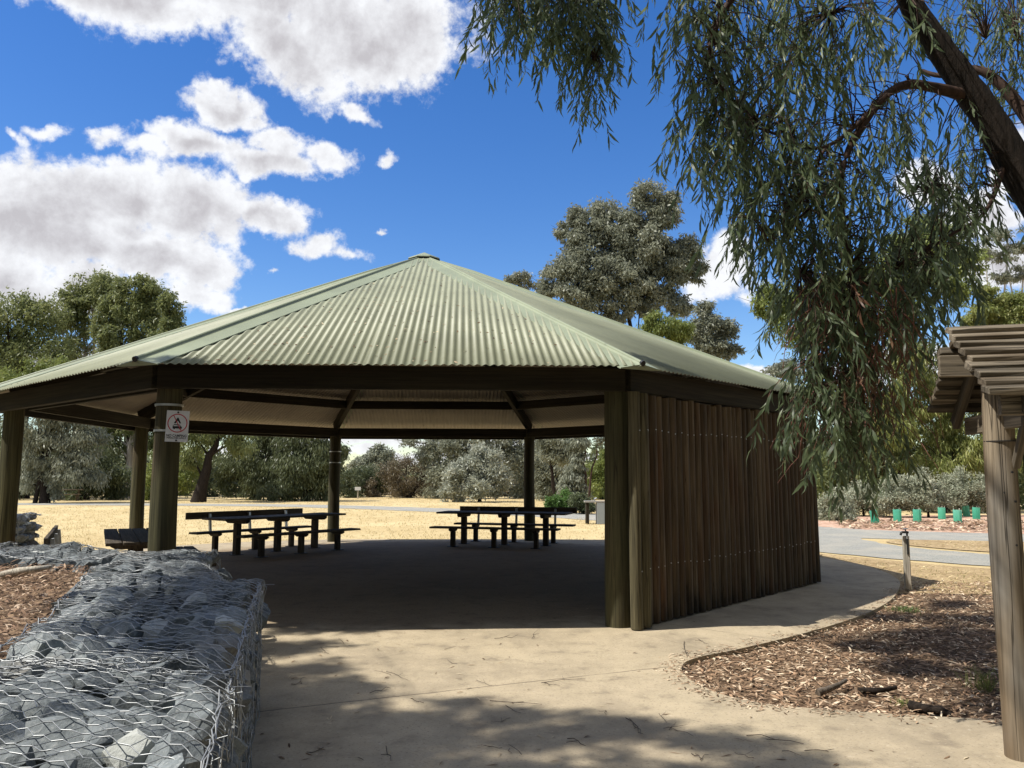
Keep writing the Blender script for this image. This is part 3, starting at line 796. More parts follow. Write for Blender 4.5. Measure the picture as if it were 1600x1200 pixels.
def text_part(txt, size, x, z, wmax):
    cu = bpy.data.curves.new("t", 'FONT'); cu.body = txt; cu.size = size; cu.align_x = 'CENTER'; cu.extrude = .0004; cu.offset = size * .022
    to = bpy.data.objects.new("t", cu); COL.objects.link(to); bpy.context.view_layer.update()
    me = bpy.data.meshes.new_from_object(to.evaluated_get(bpy.context.evaluated_depsgraph_get()))
    bpy.data.objects.remove(to); xs = [v.co.x for v in me.vertices]; w = max(xs) - min(xs); me.materials.clear()
    MM = SM @ Matrix.Translation((x, Y0, z)) @ Matrix.Rotation(math.pi / 2, 4, 'X') @ Matrix.Diagonal((wmax / w, 1, 1, 1))
    link('lettering', me, M['sign_black'], sg, MM)
text_part('NO CAMPING', .036, 0, -.110, .196)
text_part('PENALTIES APPLY', .021, 0, -.130, .190)
for zz in (.145, -.148):
    b = MB(); b.tube([Vector((0, Y0 + .002, zz)), Vector((0, Y0 - .006, zz))], .010, 10); b.build('fixing_bolt', M['dark_metal'], sg, SM)

# ------------------------------------------------------------------ picnic furniture
def base_plate(mb, x, y): mb.box((x, y, .006), (.22, .16, .012))
def make_table(Lt=3.1):
    r = empty('picnic_table', (0, 0, 0))
    for i in range(4):
        y = (-1.5 + i) * .205
        bar('top_plank', (-Lt / 2, y, .735), (Lt / 2, y, .735), .19, .04, M['table'], r, bev=.004, wob=.0015)
    for x in (-1.0, 0, 1.0):
        lg = bar('leg', (x, 0, .012), (x, 0, .63), .12, .12, M['table'], r, bev=.005)
        b = MB(); base_plate(b, x, 0); b.build('base_plate', M['dark_metal'], lg)
        b = MB(); q = [(-.34, .714), (.34, .714), (.34, .67), (.27, .632), (-.27, .632), (-.34, .67)]
        b.add([(x - .05, y, z) for y, z in q] + [(x + .05, y, z) for y, z in q], [tuple(range(6)), tuple(range(6, 12))[::-1]] + [(i, (i + 1) % 6, 6 + (i + 1) % 6, 6 + i)[::-1] for i in range(6)])
        b.build('cross_arm', M['table'], r)
    return r
def make_bench(back, Lt=3.0):
    r = empty('park_bench' if back else 'backless_bench', (0, 0, 0))
    for i in range(2):
        y = (-.5 + i) * .165
        bar('seat_plank', (-Lt / 2, y, .425), (Lt / 2, y, .425), .15, .04, M['table'], r, bev=.004, wob=.0015)
    for x in (-.98, 0, .98):
        lg = bar('leg', (x, 0, .012), (x, 0, .34), .10, .10, M['table'], r, bev=.005)
        b = MB(); base_plate(b, x, 0); b.build('base_plate', M['dark_metal'], lg)
        b = MB(); q = [(-.17, .404), (.17, .404), (.17, .375), (.10, .342), (-.10, .342), (-.17, .375)]
        b.add([(x - .045, y, z) for y, z in q] + [(x + .045, y, z) for y, z in q], [tuple(range(6)), tuple(range(6, 12))[::-1]] + [(i, (i + 1) % 6, 6 + (i + 1) % 6, 6 + i)[::-1] for i in range(6)])
        b.build('bracket', M['table'], r)
        if back:
            bar('back_support', (x, .185, .37), (x, .235, .80), .05, .05, M['steel'], r, bev=.003)
    if back: bar('backrest', (-Lt / 2, .285, .765), (Lt / 2, .285, .765), .045, .145, M['table'], r, bev=.004, wob=.0015)
    return r
T0 = make_table(); B0 = make_bench(False); K0 = make_bench(True)
gt, gb, gk = 'timber picnic tables under the shelter', 'backless benches beside the picnic tables', 'benches with backrests beside the picnic tables'
def place_set(c, ang, tl, bl, kl, first=False, off=.78):
    xs = Vector((math.cos(ang), math.sin(ang), 0)); ys = Vector((-xs.y, xs.x, 0))
    for proto, o_, lab, cat, grp in ((T0, 0, tl, 'picnic table', gt), (B0, -off, bl, 'bench', gb), (K0, off, kl, 'bench', gk)):
        o = proto if first else copy_tree(proto)
        o.location = c + ys * o_; o.rotation_euler = (0, 0, ang); tag(o, lab, cat, grp)
g1, g2 = G(363.7, 867.5), G(493, 856); dl = g2 - g1
sets = []
ang1 = math.atan2(dl.y, dl.x)
c1 = G(433, 861.5); c1.z = 0
g1, g2 = G(725, 850), G(854, 853.3); dl = g2 - g1; ang2 = math.atan2(dl.y, dl.x)
c2 = G(788, 851.2); c2.z = 0
ang3 = rad(90 + 26.7); fl = G(164, 849, .755)
dx3 = Vector((math.cos(ang3), math.sin(ang3), 0)); dy3 = Vector((-dx3.y, dx3.x, 0))
c3 = Vector((fl.x, fl.y, 0)) + dx3 * 1.55 - dy3 * .41
# copies are made before the first set is moved
place_set(c2, ang2, 'dark timber picnic table standing in front of the far right post', 'backless bench on the near side of the right hand picnic table', 'bench with backrest behind the right hand table, against the far post')
place_set(c3, ang3, 'picnic table seen end on, half hidden by the post with the sign', 'backless bench almost hidden behind the post with the sign', 'bench with backrest just above the rock wall, only its end showing')
place_set(c1, ang1, 'dark timber picnic table just right of the post with the sign', 'backless bench on the near side of the left hand picnic table', 'bench with backrest behind the left hand picnic table, out in the sun', True)

# ------------------------------------------------------------------ gabions
def rock_mesh(seed):
    rnd = random.Random(seed); bm = bmesh.new(); bmesh.ops.create_icosphere(bm, subdivisions=2, radius=1)
    for _ in range(15):
        n = Vector((rnd.gauss(0, 1), rnd.gauss(0, 1), rnd.gauss(0, 1))).normalized(); dd_ = rnd.uniform(.44, .68)
        for v in bm.verts:
            e = v.co.dot(n) - dd_
            if e > 0: v.co -= n * e
    for v in bm.verts: v.co += Vector((rnd.gauss(0, 1), rnd.gauss(0, 1), rnd.gauss(0, 1))) * .012
    sc = Vector((rnd.uniform(1.2, 1.9), rnd.uniform(1.0, 1.45), rnd.uniform(.75, 1.05)))
    for v in bm.verts: v.co = Vector((v.co.x * sc.x, v.co.y * sc.y, v.co.z * sc.z))
    bmesh.ops.remove_doubles(bm, verts=bm.verts, dist=.03)
    me = bpy.data.meshes.new("rock"); bm.to_mesh(me); bm.free(); me.materials.append(M['rock']); return me
ROCKS = [rock_mesh(i) for i in range(16)]
RV = [(np.array([v.co[:] for v in m.vertices]), [tuple(p.vertices) for p in m.polygons]) for m in ROCKS]
DR = [(0, 0, 0)] + [(.04 * math.cos(k), .04 * math.sin(k), .010) for k in (0, 1.57, 3.14, 4.71)] + [(.10 * math.cos(k), .10 * math.sin(k), .028) for k in (.8, 2.4, 3.9, 5.5)]
def V2(p): return Vector((p[0], p[1]))
def basket(o0, o1, i0, i1, h, label, rs=.098, cell=.09, rw=.0018, fine=True, ends=(False, False), nparts=100, htilt=0.0):
    o0, o1, i0, i1 = map(V2, (o0, o1, i0, i1))
    cen = (o0 + o1 + i0 + i1) / 4; root = empty('rock_gabion', (cen.x, cen.y, 0))
    tag(root, label, 'gabion', 'wire baskets of blue grey rock')
    L_ = ((o1 - o0).length + (i1 - i0).length) / 2; W_ = ((o0 - i0).length + (o1 - i1).length) / 2
    def pt(a, b):  # a along 0..1, b inner->outer 0..1
        p = (i0.lerp(i1, a)).lerp(o0.lerp(o1, a), b); return p
    def htop(a, b): return h + .014 * math.sin(a * 5 + b * 3 + h * 9) + .010 * math.sin(a * 11 - b * 7) + htilt * a
    outn = Vector((o1.y - o0.y, -(o1.x - o0.x), 0)); 
    if outn.dot(Vector(((o0 - i0).x, (o0 - i0).y, 0))) < 0: outn = -outn
    outn.normalize()
    items = []
    sp = rs * 1.55
    na, nb = max(2, int(L_ / sp)), max(2, int(W_ / sp))
    for ia in range(na):
        for ib in range(nb):
            a = (ia + .5 + random.uniform(-.28, .28)) / na; b = (ib + .5 + random.uniform(-.28, .28)) / nb
            r = rs * random.uniform(.72, 1.2); b = min(b, 1 - r * 1.15 / W_); p = pt(a, b)
            items.append((Vector((p.x, p.y, htop(a, b) - r * .62)), r, 0))
    for zz in np.arange(h - .26, .02, -sp * .95):
        for ia in range(na + 1):
            a = (ia + random.uniform(-.3, .3)) / na; a = min(max(a, .03), .97); p = pt(a, 1); r = rs * random.uniform(.75, 1.1)
            items.append((Vector((p.x, p.y, zz + random.uniform(-.03, .03))) - outn * (r * 1.1), r, 1))
        for end, flag in ((0.0, ends[0]), (1.0, ends[1])):
            if flag:
                for ib in range(nb):
                    b = (ib + .5) / nb; p = pt(.04 if end == 0 else .96, b); items.append((Vector((p.x, p.y, zz)), rs * random.uniform(.8, 1.1), 1))
        if not fine: pass
    # second layer to close the gaps
    fill = MB()
    for ia in range(na):
        for ib in range(nb):
            p = pt((ia + random.random()) / na, (ib + random.random()) / nb)
            items.append((Vector((p.x, p.y, h - .24 + random.uniform(-.03, .03))), rs * random.uniform(.9, 1.2), 2))
    cam2 = Vector((0, 0, H))
    items.sort(key=lambda q: (q[2] == 2, (q[0] - cam2).length / q[1]))
    TV, TF = [], []
    for j, (c, r, kd) in enumerate(items):
        mi = random.randrange(16); R = Matrix.Rotation(random.uniform(0, 6.28), 4, 'Z') @ Matrix.Rotation(random.uniform(-.3, .3), 4, 'X') @ Matrix.Rotation(random.uniform(-.3, .3), 4, 'Y')
        Mx = Matrix.Translation(c) @ R @ Matrix.Scale(r, 4)
        if j < nparts:
            o = bpy.data.objects.new('rock', ROCKS[mi]); COL.objects.link(o); o.parent = root
            l, q, s_ = (wm(root).inverted() @ Mx).decompose(); o.location = l; o.rotation_euler = q.to_euler(); o.scale = s_
        else:
            A_ = np.array(Mx)[:3]; vv = RV[mi][0] @ A_[:, :3].T + A_[:, 3]
            fill.add([tuple(x) for x in vv], RV[mi][1])
        if kd == 0:
            A_ = np.array(Mx)[:3]; vv = RV[mi][0] @ A_[:, :3].T + A_[:, 3]; n0 = len(TV); TV += [tuple(x) for x in vv]; TF += [tuple(k_ + n0 for k_ in f) for f in RV[mi][1]]
    # core
    cq = [pt(.05, .06), pt(.95, .06), pt(.95, .86), pt(.05, .86)]
    fill.prism([(q.x, q.y) for q in cq], .0, h - .30)
    fo = fill.build('rock_fill', M['rock'], root); fo['kind'] = 'stuff'
    bvh = BVHTree.FromPolygons(TV, TF)
    GS = .13; cache = {}
    def gz(i, j):
        if (i, j) not in cache:
            best = -1
            for di in (-.4, 0, .4):
                for dj in (-.4, 0, .4):
                    hit = bvh.ray_cast(Vector(((i + di) * GS, (j + dj) * GS, 3)), Vector((0, 0, -1)))
                    if hit[0] is not None: best = max(best, hit[0].z)
            cache[(i, j)] = (best if best > h - .12 else h - .03) + .004
        return cache[(i, j)]
    def drape(x, y, zdef):
        u_, v_ = x / GS, y / GS; i, j = math.floor(u_), math.floor(v_); a, b = u_ - i, v_ - j
        return (gz(i, j) * (1 - a) + gz(i + 1, j) * a) * (1 - b) + (gz(i, j + 1) * (1 - a) + gz(i + 1, j + 1) * a) * b + .003
    TOT = W_ + h
    def mp(a, b):   # metres: a along, b across from inner edge over the top and down the outer face
        if b <= W_:
            p = pt(min(max(a / L_, 0), 1), b / W_); z = drape(p.x, p.y, h)
            k = max(0, (b - W_ + .07) / .07); z -= .02 * k * k
            return (p.x, p.y, z)
        p = pt(min(max(a / L_, 0), 1), 1); dz = b - W_; bul = .012 + .02 * math.sin(a * 9 + dz * 7) * math.sin(dz * 8 + a * 3)
        return (p.x + outn.x * bul, p.y + outn.y * bul, max(.0, h - .02 - dz))
    w = cell; p_ = cell * .86; q_ = cell * .42; P, Q, Rr = [], [], []
    def seg(a0, b0, a1, b1, r, tw=False):
        for k in range(2):
            s0, s1 = k / 2, (k + 1) / 2
            A0 = mp(a0 + (a1 - a0) * s0, b0 + (b1 - b0) * s0); A1 = mp(a0 + (a1 - a0) * s1, b0 + (b1 - b0) * s1)
            P.append(A0); Q.append(A1); Rr.append(r)
    key = {}
    def J(a, b):
        kk = (round(a, 3), round(b, 3))
        if kk not in key: key[kk] = (a + random.gauss(0, .0035), b + random.gauss(0, .0035))
        return key[kk]
    nj = int(TOT / p_) + 1; ni = int(L_ / w) + 1
    for j in range(nj):
        for i in range(ni + 1):
            x = (i + (.5 if j % 2 else 0)) * w; y = j * p_
            if x > L_ or y + q_ > TOT: continue
            a0, b0 = J(x, y); a1, b1 = J(x, y + q_); seg(a0, b0, a1, b1, rw * 1.4)
            for sx in (-.5, .5):
                x2 = x + sx * w
                if x2 < 0 or x2 > L_ + w * .5: continue
                a2, b2 = J(x2, y + p_); seg(a1, b1, min(a2, L_), min(b2, TOT), rw)
    # selvedge wires, doubled, and the lacing spirals
    def path(fn, n, r, reps=2, wob=.008):
        for _ in range(reps):
            pts = [Vector(fn(i / n)) + Vector((random.gauss(0, wob), random.gauss(0, wob), random.gauss(0, wob) + .004)) for i in range(n + 1)]
            for a, b in zip(pts, pts[1:]): P.append(a[:]); Q.append(b[:]); Rr.append(r)
    path(lambda s_: mp(s_ * L_, W_ - .01), int(L_ / .06), rw * 1.5, 3, .010)
    path(lambda s_: mp(s_ * L_, .01), int(L_ / .07), rw * 1.5, 2)
    for e in (.004, L_ - .004):
        path(lambda s_: mp(e, s_ * TOT), int(TOT / .06), rw * 1.6, 3, .009)
        if fine:
            n = int(W_ / .012)
            hp = []
            for i in range(n):
                b = W_ * i / n; c_ = Vector(mp(e, b)); an = i * .75
                hp.append(c_ + Vector((0, math.cos(an) * .02, math.sin(an) * .018)))
            for a, b in zip(hp, hp[1:]): P.append(a[:]); Q.append(b[:]); Rr.append(rw)
    if fine:
        for k in range(int(L_ / .035)):      # stray wire ends along the outer corner
            a = random.random() * L_; c_ = Vector(mp(a, W_)); dv = Vector((random.gauss(0, .03), random.gauss(0, .03), random.uniform(-.10, .015)))
            P.append(c_[:]); Q.append((c_ + dv + outn * .012)[:]); Rr.append(rw)
    V_, F_ = segs_mesh(P, Q, Rr, 5 if fine else 4)
    link('wire_mesh', np_mesh(V_, F_, sm=True), M['wire'], root)
    return root
basket((-.40, .75), (-1.08, 3.28), (-1.72, .85), (-2.12, 3.42), .84, 'nearest basket of blue grey rock in wire mesh at the bottom of the picture', rs=.102, cell=.088, rw=.0017)
basket((-1.10, 3.34), (-1.84, 6.15), (-2.14, 3.48), (-3.08, 5.95), .85, 'long rock basket in the middle of the wall beside the bark mulch', rs=.108, cell=.098, rw=.0018, ends=(False, True))
basket((-2.12, 6.22), (-2.72, 7.42), (-3.12, 6.02), (-3.62, 7.2), .84, 'short rock basket stepping back where the wall bends to the left', rs=.115, cell=.10, rw=.0018, ends=(True, False))
basket((-2.93, 8.32), (-5.2, 8.78), (-2.76, 7.48), (-5.35, 7.66), .86, 'rock basket right in front of the post with the sign', rs=.11, cell=.11, rw=.0026, fine=False, ends=(True, False))
basket((-5.25, 8.82), (-7.6, 9.9), (-5.4, 7.7), (-8.1, 8.8), .87, 'rock basket at the left edge, below the leftmost post', rs=.12, cell=.12, rw=.0028, fine=False)
basket((-10.9, 15.6), (-9.45, 15.9), (-11.0, 16.6), (-9.6, 16.9), .83, 'separate far rock basket standing on the dry grass at left', rs=.12, cell=.12, rw=.004, fine=False, ends=(False, True))
# raised mulch inside the rock wall
mb_poly = [(-1.8, .5), (-2.15, 3.4), (-3.1, 5.9), (-3.62, 7.2), (-5.35, 7.6), (-8.1, 8.75), (-10, 6), (-9, 0)]
bm = bmesh.new(); f = bm.faces.new([bm.verts.new((x, y, .76)) for x, y in mb_poly]); bm.normal_update()
if f.normal.z < 0: bmesh.ops.reverse_faces(bm, faces=[f])
bmesh.ops.triangulate(bm, faces=bm.faces[:]); bmesh.ops.subdivide_edges(bm, edges=bm.edges[:], cuts=22, use_grid_fill=True)
for v in bm.verts: v.co.z += .03 * math.sin(v.co.x * 4.1) * math.cos(v.co.y * 3.3) + random.uniform(-.012, .012)
me = bpy.data.meshes.new('m'); bm.to_mesh(me); bm.free(); o = link('raised_mulch_bed', me, M['mulch']); o['kind'] = 'structure'
flat_scatter('raised_bed_chips', mb_poly, 26000, .79, (.02, .085), (.006, .02), L['chipsdark'], (-6.5, -1.7, 2.8, 8.3), zr=.05, tilt=.35, label='brown bark chips heaped inside the curve of the rock wall', cat='bark chips')
def stick(name, pts, r, mat, label, cat, n=7):
    m = MB(); P = [Vector(p) for p in pts]; k = len(P)
    m.tube(P, [r * (1 - .5 * i / (k - 1)) for i in range(k)], n, jit=.25)
    o = m.build(name, mat); tag(o, label, cat); return o
def gp(u, v, z): return G(u, v, z)
stick('fallen_branch', [gp(4, 898, .83), gp(30, 893, .86), gp(55, 890, .88), gp(78, 886, .87)], .035, M['tappost'], 'pale dry branch lying on the raised bark mulch', 'branch')
for j, (u, v) in enumerate(((150, 905), (60, 925), (110, 890))):
    pass
stick('bark_log', [gp(1278, 1082, .0), gp(1295, 1076, .012), gp(1310, 1070, .02), gp(1322, 1063, .02)], .026, M['stick'], 'grey weathered piece of branch lying on the bark chips', 'branch')
stick('charred_log', [gp(1342, 1078, -.01), gp(1365, 1080, .0), gp(1385, 1077, .005), gp(1400, 1074, .0)], .026, M['bark'], 'black charred stick lying just right of the grey branch piece', 'branch')
stick('bark_clump', [gp(1425, 1104, -.02), gp(1445, 1107, -.005), gp(1468, 1110, -.005), gp(1486, 1116, -.02)], .04, M['bark'], 'dark lump of bark at the lower edge of the bed', 'bark')
tw = MB()
def twig(u, v, du, dv, kinks=4, r=.003):
    P = []
    for i in range(kinks + 1):
        s = i / kinks; g = G(u + du * s + random.uniform(-3, 3), v + dv * s + random.uniform(-2, 2)); g.z = .004 + random.uniform(0, .012); P.append(g)
    tw.tube(P, [r * (1 - .5 * i / kinks) for i in range(kinks + 1)], 5)
    if kinks > 3: tw.tube([P[2], P[2] + Vector((random.uniform(-.08, .08), random.uniform(-.05, .1), .004))], r * .6, 4)
for a in ((845, 1070, 70, -8), (848, 1068, 25, 6), (765, 1095, 80, 10), (580, 1086, 32, -10), (602, 1168, 8, 22), (985, 1125, 18, 26), (980, 1126, 24, 22), (1255, 1178, 48, -6), (775, 1000, 32, -6), (888, 1155, 26, 10), (1165, 1150, 90, 14), (1070, 1005, 4, 22),
          (1068, 1018, 14, 12), (1090, 1000, 16, 6), (640, 1095, 20, 6), (1080, 1180, 20, 8), (480, 1178, 24, -4), (455, 1072, 24, -12), (830, 1000, 8, -12)): twig(*a)
for i in range(26):
    twig(random.uniform(430, 1300), random.uniform(1000, 1190), random.uniform(-30, 40), random.uniform(-14, 14), random.choice((3, 4)), .0022)
tag(tw.build('twigs', M['stick']), 'thin dry twigs scattered over the sunlit concrete', 'twigs', kind='stuff')
# leaves caught on the roof
A_, B_ = OP(0, RE, ZE), OP(1, RE, ZE); Tt = Vector((CX, CY, ZA))
Pn = []; 
for i in range(330):
    a, b = random.random(), random.random()
    if a + b > 1: a, b = 1 - a, 1 - b
    s1 = 1 - a - b
    Pn.append((A_ * s1 + B_ * a + Tt * b)[:])
Bn = np.array(Pn); nr = (B_ - A_).cross(Tt - A_).normalized(); nr = nr if nr.z > 0 else -nr
Bn = Bn + np.array(nr[:]) * .012
N_ = len(Bn); rr_ = RNG.normal(0, 1, (N_, 3)); nr_ = np.array(nr[:]); rr_ -= (rr_ @ nr_)[:, None] * nr_; Dv = nrm(rr_); Wd = nrm(np.cross(Dv, nr_ + RNG.normal(0, .25, (N_, 3))))
V_, Fq, Ft = leaf_arrays(Bn, Dv, Wd, RNG.uniform(.02, .085, N_), RNG.uniform(.01, .025, N_), .12)
tag(link('roof_litter', mixed_mesh(V_, Fq, Ft, np.repeat(RNG.random(N_), 6)), L['litter']), 'dead leaves and twigs lying on the corrugated roof', 'leaf litter', kind='stuff')

# ------------------------------------------------------------------ roofed notice board at right
kp = G(1590, 1182); kp.z = 0
ks = empty('notice_shelter', kp, rad(-13)); tag(ks, 'small notice shelter with weathered grey board roof on a round timber pole', 'notice board')
KM = wm(ks)
def KP(x, y, z): return KM @ Vector((x, y, z))
KL = 3.0
for x in (0.0, KL - .5):
    o = link('pole', post_mesh(2.28 if x == 0 else 2.2, .088, 22, .012, .08).mesh(), M['kpole'], ks, KM @ Matrix.Translation((x + .02, 0, -.05)))
    for zz, a in ((1.62, -1.3), (1.5, -1.9), (1.45, -1.2), (1.3, -1.7), (1.2, -1.35), (.92, -1.6), (1.9, -1.5)):
        b = MB(); c_ = Vector((x + .02 + .086 * math.cos(a), .086 * math.sin(a), zz)); b.tube([c_, c_ + Vector((math.cos(a), math.sin(a), 0)) * .005], .007, 8); b.build('nail', M['dark_metal'], o, KM)
slope = rad(36); RZ = 2.50
nbd = 9; run = .80
for side in (-1, 1):
    for i in range(nbd):
        s = .045 + i * (run / nbd)
        y = side * s * math.cos(slope); z = RZ - s * math.sin(slope) + .012 * (nbd - i) * 0
        x0 = -.235 + random.uniform(-.015, .015) + (.0 if side < 0 else random.uniform(.0, .05))
        p = KP(x0, y, z); q = KP(KL, y, z + random.uniform(-.004, .004))
        tilt = slope - rad(19) + random.uniform(-.03, .03)
        bar('roof_board', p, q, .125 if side < 0 else .085, .042, M['grey'], ks, up=(KM.to_3x3() @ Vector((0, side * math.sin(tilt), math.cos(tilt)))), bev=.005, wob=.005)
bar('ridge_beam', KP(-.30, -.02, RZ - .24), KP(KL, -.02, RZ - .24), .045, .13, M['grey'], ks, bev=.004)
for x in (-.04, .14, 1.4, KL - .3):
    for side in (-1, 1):
        a = KP(x, side * .02, RZ - .09); b = KP(x, side * .66, RZ - .09 - .64 * math.tan(slope))
        bar('rafter', a, b, .045, .085, M['grey'], ks, bev=.004)
bar('tie_beam', KP(.04, -.72, 1.93), KP(.04, .66, 1.93), .045, .115, M['grey'], ks, bev=.004)
bar('tie_beam', KP(KL - .5, -.66, 1.93), KP(KL - .5, .66, 1.93), .045, .12, M['grey'], ks, bev=.004)
bar('side_beam', KP(-.16, -.58, 1.98), KP(KL, -.58, 1.98), .05, .12, M['grey'], ks, bev=.004)
bar('brace', KP(.03, -.40, 1.93), KP(.06, -.10, 1.66), .035, .06, M['grey'], ks, bev=.003)
b = MB(); b.box((1.27, .02, 1.25), (2.25, .03, 1.25)); b.build('notice_panel', M['board'], ks, KM)
b = MB()
b.box((1.27, .0, 1.90), (2.26, .06, .06)); b.box((1.27, .0, .60), (2.26, .06, .06)); b.build('panel_frame', M['frame_brown'], ks, KM)
b = MB(); b.tube([KP(.02, 0, 1.80), KP(.02, 0, 1.806)], .093, 20); b.build('wire_tie', M['dark_metal'], ks)

# tap post
tp = G(1419, 919); tp.z = -.02
tr_ = empty('garden_tap', tp); tag(tr_, 'pale square timber post with a brass garden tap on top', 'tap')
bar('post', tp, tp + Vector((0, 0, .76)), .085, .085, M['tappost'], tr_, up=Vector((.3, 1, 0)), bev=.008)
TM = Matrix.Translation(tp)
b = MB(); b.tube([(.0, -.05, .50), (.0, -.05, .80), (-.01, -.05, .83)], .013, 8); b.build('pipe', M['dark_metal'], tr_, TM)
b = MB(); b.tube([(.02, -.05, .81), (-.06, -.05, .815), (-.085, -.05, .80), (-.09, -.05, .77)], .017, 8); b.tube([(-.02, -.05, .82), (-.02, -.05, .855)], .009, 8); b.build('spout', M['dark_metal'], tr_, TM)
b = MB(); b.tube([(-.055, -.05, .857), (.02, -.05, .862)], .008, 6); b.tube([(-.02, -.085, .86), (-.02, -.015, .86)], .008, 6); b.build('tap_handle', M['steel'], tr_, TM)
b = MB(); b.tube([(.0, -.047, .72), (.0, -.047, .76)], .02, 8); b.build('pipe_clip', M['bolt'], tr_, TM)

# green tree guards
GD = [(1368, 815, 12.5, 'leftmost green sleeve, leaning to the left', -9), (1403, 813, 12.5, 'second green plastic sleeve from the left, upright and bluish', 0), (1434, 813, 12.5, 'third green sleeve from the left, standing before the saltbush', 0), (1472, 809, 12.5, 'green sleeve in the middle of the row', 1),
      (1497, 814, 12.5, 'green sleeve standing nearest the road', 0), (1511, 805, 12.5, 'tilted green sleeve at the back of the right hand trio', -5), (1526, 809, 12.5, 'rightmost green sleeve in the row', 2)]
for (u, v, s_, lab, tl) in GD:
    g = G(u, v); g.z = -.05; r = empty('tree_guard', g, random.uniform(-.5, .5)); tag(r, lab, 'tree guard', 'green tree guards on the mulch strip')
    GM = wm(r) @ Matrix.Rotation(rad(tl), 4, 'Y')
    w = .13; h_ = .44; m = MB(); vs = []
    for z in (0, h_ * .5, h_):
        for k in range(12):
            a = 2 * math.pi * k / 12 + .5; rr2 = w * (1.0 + (.16 if k % 4 == 0 else -.03)) * (1 + random.uniform(-.03, .03)); vs.append((rr2 * math.cos(a), rr2 * math.sin(a), z + (random.uniform(-.01, .01) if z else 0)))
    m.add(vs, [(j * 12 + k, j * 12 + (k + 1) % 12, (j + 1) * 12 + (k + 1) % 12, (j + 1) * 12 + k) for j in range(2) for k in range(12)])
    o = m.build('sleeve', L['guard'], r, GM); at_ = o.data.attributes.new('lv', 'FLOAT', 'POINT'); rv_ = random.random(); at_.data.foreach_set('value', [min(1, max(0, rv_ * .6 + .4 * (v_[2] / h_))) for v_ in m.v])
    st = MB()
    for k in (0, 1.57 * 1.33, 4.2): st.tube([Vector((w * .95 * math.cos(k + .5), w * .95 * math.sin(k + .5), 0)), Vector((w * .95 * math.cos(k + .5), w * .95 * math.sin(k + .5), h_ + .06))], .012, 5)
    st.build('stake', M['tappost'], r, GM)

# distant furniture
g = G(938, 816); g.z = -.05
r = empty('barbecue_cabinet', g); tag(r, 'grey metal cabinet with a pale slab top beyond the right hand table', 'barbecue')
b = MB(); b.box((0.08, 0, .36), (.42, .5, .72)); b.build('cabinet', M['bin'], r, wm(r))
b = MB(); b.box((-.12, 0, .76), (.85, .5, .05)); b.build('slab_top', M['slab_top'], r, wm(r))
b = MB(); b.tube([(-.2, 0, .78), (-.2, 0, .86), (-.12, 0, .88)], .02, 6); b.build('tap', M['steel'], r, wm(r))
b = MB(); b.box((-.45, 0, .36), (.10, .4, .72)); b.build('support', M['beam'], r, wm(r))
g = G(559, 778); g.z = -.05
r = empty('white_marker_sign', g); tag(r, 'tiny white sign on a short post in front of the far bushes', 'sign')
b = MB(); b.tube([(0, 0, 0), (0, 0, .75)], .05, 6); b.build('post', M['tappost'], r, wm(r))
b = MB(); b.box((0, -.06, .72), (.42, .03, .24)); b.build('panel', M['sign_white'], r, wm(r))
g = G(108, 781); g.z = -.05
r = empty('far_picnic_table', g, .3); tag(r, 'tiny grey timber table under the trees at far left', 'picnic table')
b = MB(); b.box((0, 0, .72), (1.6, .7, .06)); b.build('tabletop', M['grey'], r, wm(r))
b = MB(); b.box((0, -.6, .42), (1.6, .25, .05)); b.build('seat', M['grey'], r, wm(r))
for x in (-.55, .55):
    b = MB(); b.box((x, 0, .35), (.1, .1, .7)); b.box((x, -.35, .36), (.08, .9, .07)); b.box((x, -.6, .18), (.08, .08, .36)); b.build('leg', M['grey'], r, wm(r))

# ------------------------------------------------------------------ trees
def sub_clumps(clusters, per=9, shell=.5):
    out = []
    for (c, rx, ry, rz) in clusters:
        n = max(3, int(per * (rx * rz) ** .35)) if per < 4 else per
        for _ in range(n):
            v = np.array([random.gauss(0, 1) for _ in range(3)]); v /= np.linalg.norm(v)
            q = random.uniform(shell, 1.0)
            out.append((np.array([c.x + v[0] * rx * q, c.y + v[1] * ry * q, c.z + v[2] * rz * q]), random.uniform(.30, .52) * min(rx, rz) * (.85 if per >= 20 else 1) , random.random()))
    return out
def crown_mesh(clusters, n, ll, lw, droop=.5, per=14, shell=.35, sway=1.0):
    sc_ = sub_clumps(clusters, per, shell); w = np.array([max(s[1], .05) ** 1.6 for s in sc_]); w /= w.sum()
    idx = RNG.choice(len(sc_), n, p=w)
    C = np.array([s[0] for s in sc_])[idx]; R = np.array([s[1] for s in sc_])[idx][:, None]; K = np.array([s[2] for s in sc_])[idx]
    off = RNG.normal(0, 1, (n, 3)) * np.array([.55, .55, .42]); 
    B = C + off * R
    Dv = nrm(RNG.normal(0, 1, (n, 3)) * (1 - droop) + np.array([0, 0, -1.0]) * droop + off * .25)
    W = nrm(np.cross(Dv, RNG.normal(0, 1, (n, 3))))
    l_ = RNG.uniform(ll * .7, ll * 1.25, n)[:, None]; w_ = RNG.uniform(lw * .7, lw * 1.2, n)[:, None]
    V = np.stack([B, B + Dv * l_ * .45 + W * w_ * .5, B + Dv * l_, B + Dv * l_ * .45 - W * w_ * .5], 1).reshape(-1, 3)
    Fq = np.arange(n * 4).reshape(-1, 4)
    lv = np.repeat(np.clip(.55 * K + .55 * RNG.random(n) - .05, 0, 1), 4)
    return np_mesh(V, Fq, lv), sc_
TREE_N = [0]
